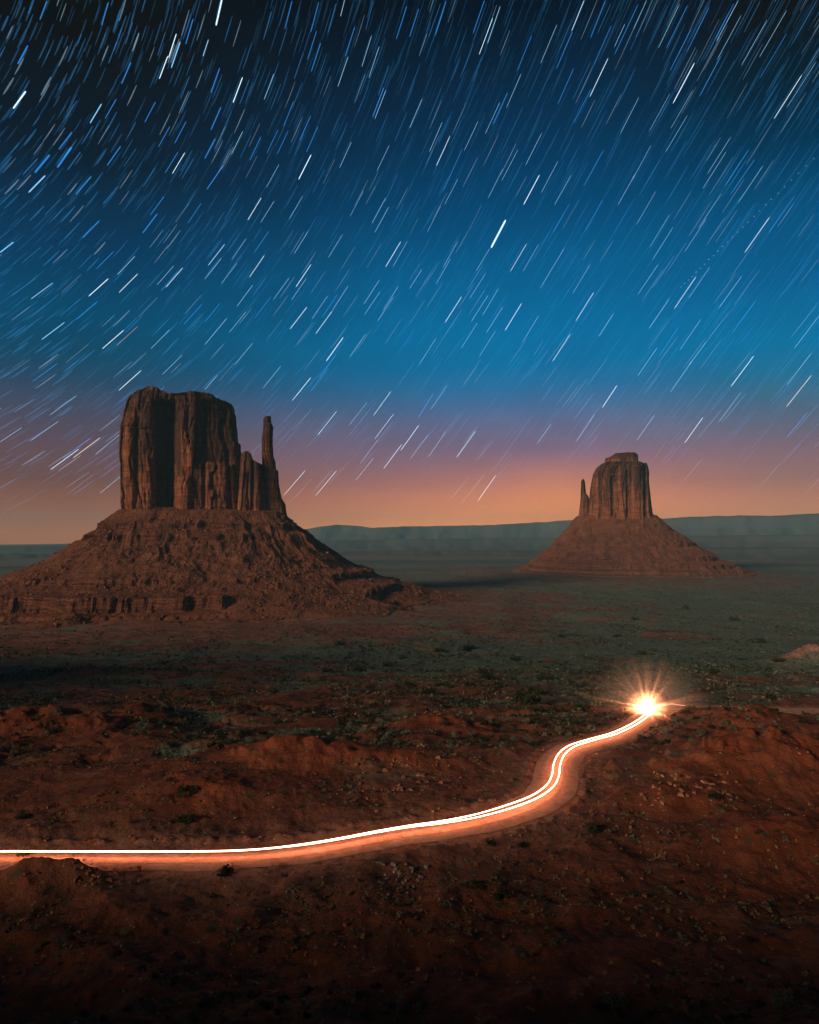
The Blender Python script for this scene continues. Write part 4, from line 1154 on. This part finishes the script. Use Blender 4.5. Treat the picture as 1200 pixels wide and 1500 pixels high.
# ------------------------------------------------------------------ the light trail of headlights along the road
M_TRAIL = mat_emit('headlight_trail', (1.0, 0.42, 0.23), 22.0)
M_TAIL = mat_emit('trail_end', (1.0, 0.42, 0.25), 2.2)
i_end = int(np.argmin(np.hypot(TRAIL[:, 0] - at_smooth(1006, 1033.5, .9)[0], TRAIL[:, 1] - at_smooth(1006, 1033.5, .9)[1])))
lt = empty('light_trail', tuple(TRAIL[i_end // 2]), label='pair of glowing white-orange headlight streaks winding along the desert road', category='light trail')
bpy.context.view_layer.update()
inv = Matrix.Translation(Vector(lt.location)).inverted()
tg = np.gradient(TRAIL, axis=0)[:, :2]; tg /= np.linalg.norm(tg, axis=1, keepdims=True)
sd = np.stack([tg[:, 1], -tg[:, 0]], 1)
for s_ in (-0.62, 0.62):
    P = TRAIL[:i_end].copy(); P[:, :2] += sd[:i_end] * (s_ * np.interp(P[:, 0], [-20, 0, 16], [0.07, 0.4, 1.0]))[:, None]; P[:, 2] += 1.0
    k_end = np.clip((i_end - np.arange(len(P))) * 0.8 / 13.0, 0, 1)
    V, Fc = tube(P, (np.interp(P[:, 0], [-10, 10, 22], [0.070, 0.076, 0.088]) + 0.014 * fbm(np.arange(len(P)) / 14.0, np.zeros(len(P)), 2)) * (0.12 + 0.88 * k_end), 8)
    i_gl = int(np.argmin(np.hypot(TRAIL[:, 0] - at_smooth(958, 1037, .9)[0], TRAIL[:, 1] - at_smooth(958, 1037, .9)[1])))
    nf_ = (i_gl - 1) * 8
    o = link('light_streak', mesh_np('light_streak', V, Fc[:nf_], M_TRAIL, True), lt)
    o.matrix_parent_inverse = inv
    if s_ > 0:
        V, Fc = tube(P[i_gl - 1:], 0.07, 8)
        o = link('fading_end', mesh_np('fading_end', V, Fc, M_TAIL, True), lt, label='thin red fading end of the light trail')
        o.matrix_parent_inverse = inv

# ---- the vehicle at the bend, hidden in the glare of its own headlights
GL = at_smooth(948, 1039, 0.9)
car_dir = Vector((-GL[0] * 1.0, -GL[1], 0)).normalized()
yaw = math.atan2(car_dir.y, car_dir.x)
car = empty('car', (GL[0], GL[1], GL[2] + 0.03), label='car hidden in the white glare of its headlights where the road bends', category='car')
car.rotation_euler = (0, 0, yaw)
import bmesh


def loft(sections):
    """sections: list of (x, [(y, z) ...]) closed rings"""
    V, n = [], len(sections[0][1])
    for x, ring in sections:
        V += [(x, a, b) for a, b in ring]
    Fc = grid_faces(len(sections), n, True).tolist()
    return V, Fc, n


def part(name, V, Fc, mat, parent, caps=None, smooth=True):
    me = bpy.data.meshes.new(name)
    fc = [tuple(f) for f in Fc] + [tuple(c) for c in (caps or [])]
    me.from_pydata([tuple(v) for v in V], [], fc)
    me.materials.append(mat); me.update()
    return link(name, me, parent)


m_paint, g = new_mat('car_paint'); finish(g, (0.12, 0.11, 0.11, 1), 0.35, None, 0.5)
m_tyre, g = new_mat('tyre_rubber'); finish(g, (0.02, 0.02, 0.02, 1), 0.9)
m_glass, g = new_mat('car_glass'); finish(g, (0.02, 0.025, 0.03, 1), 0.08, None, 0.5)
M_HEAD = mat_emit('headlight_lens', (1.0, 0.9, 0.78), 60.0)


def ring(w, z0, z1, tuck=0.9):
    return [(-w * tuck, z0), (w * tuck, z0), (w, z0 + 0.15), (w, z1 - 0.15), (w * tuck, z1), (-w * tuck, z1), (-w, z1 - 0.15), (-w, z0 + 0.15)]


V, Fc, n = loft([(-2.2, ring(.82, .5, .95)), (-2.1, ring(.9, .38, 1.08)), (-1.0, ring(.93, .34, 1.1)), (0.9, ring(.93, .34, 1.08)), (1.9, ring(.9, .36, .98)), (2.2, ring(.8, .42, .86))])
part('body', V, Fc, m_paint, car, [list(range(n))[::-1], list(range(len(V) - n, len(V)))])
V, Fc, n = loft([(-2.0, ring(.80, 1.0, 1.12)), (-1.75, ring(.78, 1.02, 1.72, .86)), (0.1, ring(.78, 1.02, 1.76, .86)), (0.95, ring(.82, 1.0, 1.12))])
part('cabin', V, Fc, m_glass, car, [list(range(n))[::-1], list(range(len(V) - n, len(V)))])
for wx in (-1.35, 1.35):
    for wy in (-0.86, 0.86):
        a = np.linspace(0, 2 * np.pi, 20, endpoint=False)
        V = [(wx + .36 * math.cos(t), wy + o_, .36 + .36 * math.sin(t)) for o_ in (-.11, .11) for t in a]
        part('wheel', V, grid_faces(2, 20, True).tolist(), m_tyre, car, [list(range(20)), list(range(20, 40))[::-1]])
for wy in (-0.64, 0.64):
    a = np.linspace(0, 2 * np.pi, 16, endpoint=False)
    V = [(2.16 + .05 * k, wy + r0 * math.cos(t), .74 + r0 * math.sin(t)) for k, r0 in ((0, .15), (1, .14), (1.5, .08)) for t in a]
    part('headlight', V, grid_faces(3, 16, True).tolist(), M_HEAD, car, [list(range(32, 48))])

# its lamps: bare light; its rays and the veil are added to imitate starburst glare
lp = bpy.data.lights.new('headlamp', 'POINT')
lp.energy = 13000.0
lp.color = (1.0, 0.41, 0.19)
lp.shadow_soft_size = 0.3
lo = bpy.data.objects.new('headlamp', lp); COL.objects.link(lo)
hl = Vector((GL[0], GL[1], GL[2] + 2.0)) + car_dir * 2.9
lo.location = hl
lp.use_nodes = True
g = N(lp.node_tree)
dr = g.n('ShaderNodeNewGeometry').outputs['Incoming']
# fins of light added about an axis aimed at the camera, imitating starburst spikes
aim = Vector((-hl.x, -hl.y, CAMZ - hl.z)).normalized()
e1 = aim.cross(Vector((0, 0, 1))).normalized(); e2 = e1.cross(aim)
c1_ = g.n('ShaderNodeVectorMath', operation='DOT_PRODUCT', ins={0: dr, 1: tuple(e1)}).outputs['Value']
c2_ = g.n('ShaderNodeVectorMath', operation='DOT_PRODUCT', ins={0: dr, 1: tuple(e2)}).outputs['Value']
flat = g.n('ShaderNodeCombineXYZ', ins={0: c1_, 1: c2_, 2: 0.0}).outputs[0]
ring_ = g.n('ShaderNodeVectorMath', operation='NORMALIZE', ins={0: flat}).outputs[0]
f1 = g.noise(ring_, 6.5, 1.5, 0.6)
f2 = g.noise(ring_, 13.0, 0.0, 0.5)
rays_ = g.math('ADD', g.math('MULTIPLY', g.math('POWER', g.rng(f1, 0.42, 0.72), 2.0), 9.0), g.math('MULTIPLY', g.math('POWER', g.rng(f2, 0.45, 0.75), 2.0), 5.0))
em = g.n('ShaderNodeEmission', ins={'Color': (1, 1, 1, 1), 'Strength': g.math('ADD', rays_, 0.9)})
ol = g.n('ShaderNodeOutputLight'); g.t.links.new(em.outputs[0], ol.inputs[0])

m_halo, g = new_mat('glare_halo')  # added scattering veil that stands in for the lens glare
oc = g.n('ShaderNodeTexCoord').outputs['Object']
rad = g.n('ShaderNodeVectorMath', operation='LENGTH', ins={0: oc}).outputs['Value']
dens = g.math('ADD', g.math('MULTIPLY', g.math('POWER', g.rng(rad, 0.0, 0.98, 1.0, 0.0, False), 1.4), 0.026),
              g.math('MULTIPLY', g.math('POWER', g.rng(rad, 0.0, 0.33, 1.0, 0.0, False), 1.2), 0.30))
pv = g.n('ShaderNodeVolumePrincipled', ins={'Color': (1.0, 0.86, 0.76, 1), 'Density': dens, 'Anisotropy': 0.0})
o_ = g.n('ShaderNodeOutputMaterial'); g.t.links.new(pv.outputs[0], o_.inputs['Volume'])
bm = bmesh.new(); bmesh.ops.create_icosphere(bm, subdivisions=4, radius=1.0)
me = bpy.data.meshes.new('halo'); bm.to_mesh(me); bm.free(); me.materials.append(m_halo)
du = link('halo', me, kind='stuff', label='added glowing veil imitating the glare round the headlights', category='halo')
du.location = hl; du.scale = (22, 22, 19)

# ------------------------------------------------------------------ the air of the valley
m_air, g = new_mat('valley_air')
pv = g.n('ShaderNodeVolumePrincipled', ins={'Color': (0.34, 0.78, 1.0, 1), 'Density': 5.5e-5, 'Anisotropy': 0.0})
o_ = g.n('ShaderNodeOutputMaterial'); g.t.links.new(pv.outputs[0], o_.inputs['Volume'])
HX, Z0, Z1 = 10500.0, -60.0, 425.0
V = [(sx * HX, sy * HX, z_) for z_ in (Z0, Z1) for sx, sy in ((-1, -1), (1, -1), (1, 1), (-1, 1))]
me = bpy.data.meshes.new('haze'); me.from_pydata(V, [], [(0, 3, 2, 1), (4, 5, 6, 7), (0, 1, 5, 4), (1, 2, 6, 5), (2, 3, 7, 6), (3, 0, 4, 7)])
me.materials.append(m_air); me.update()
link('haze', me, kind='stuff')
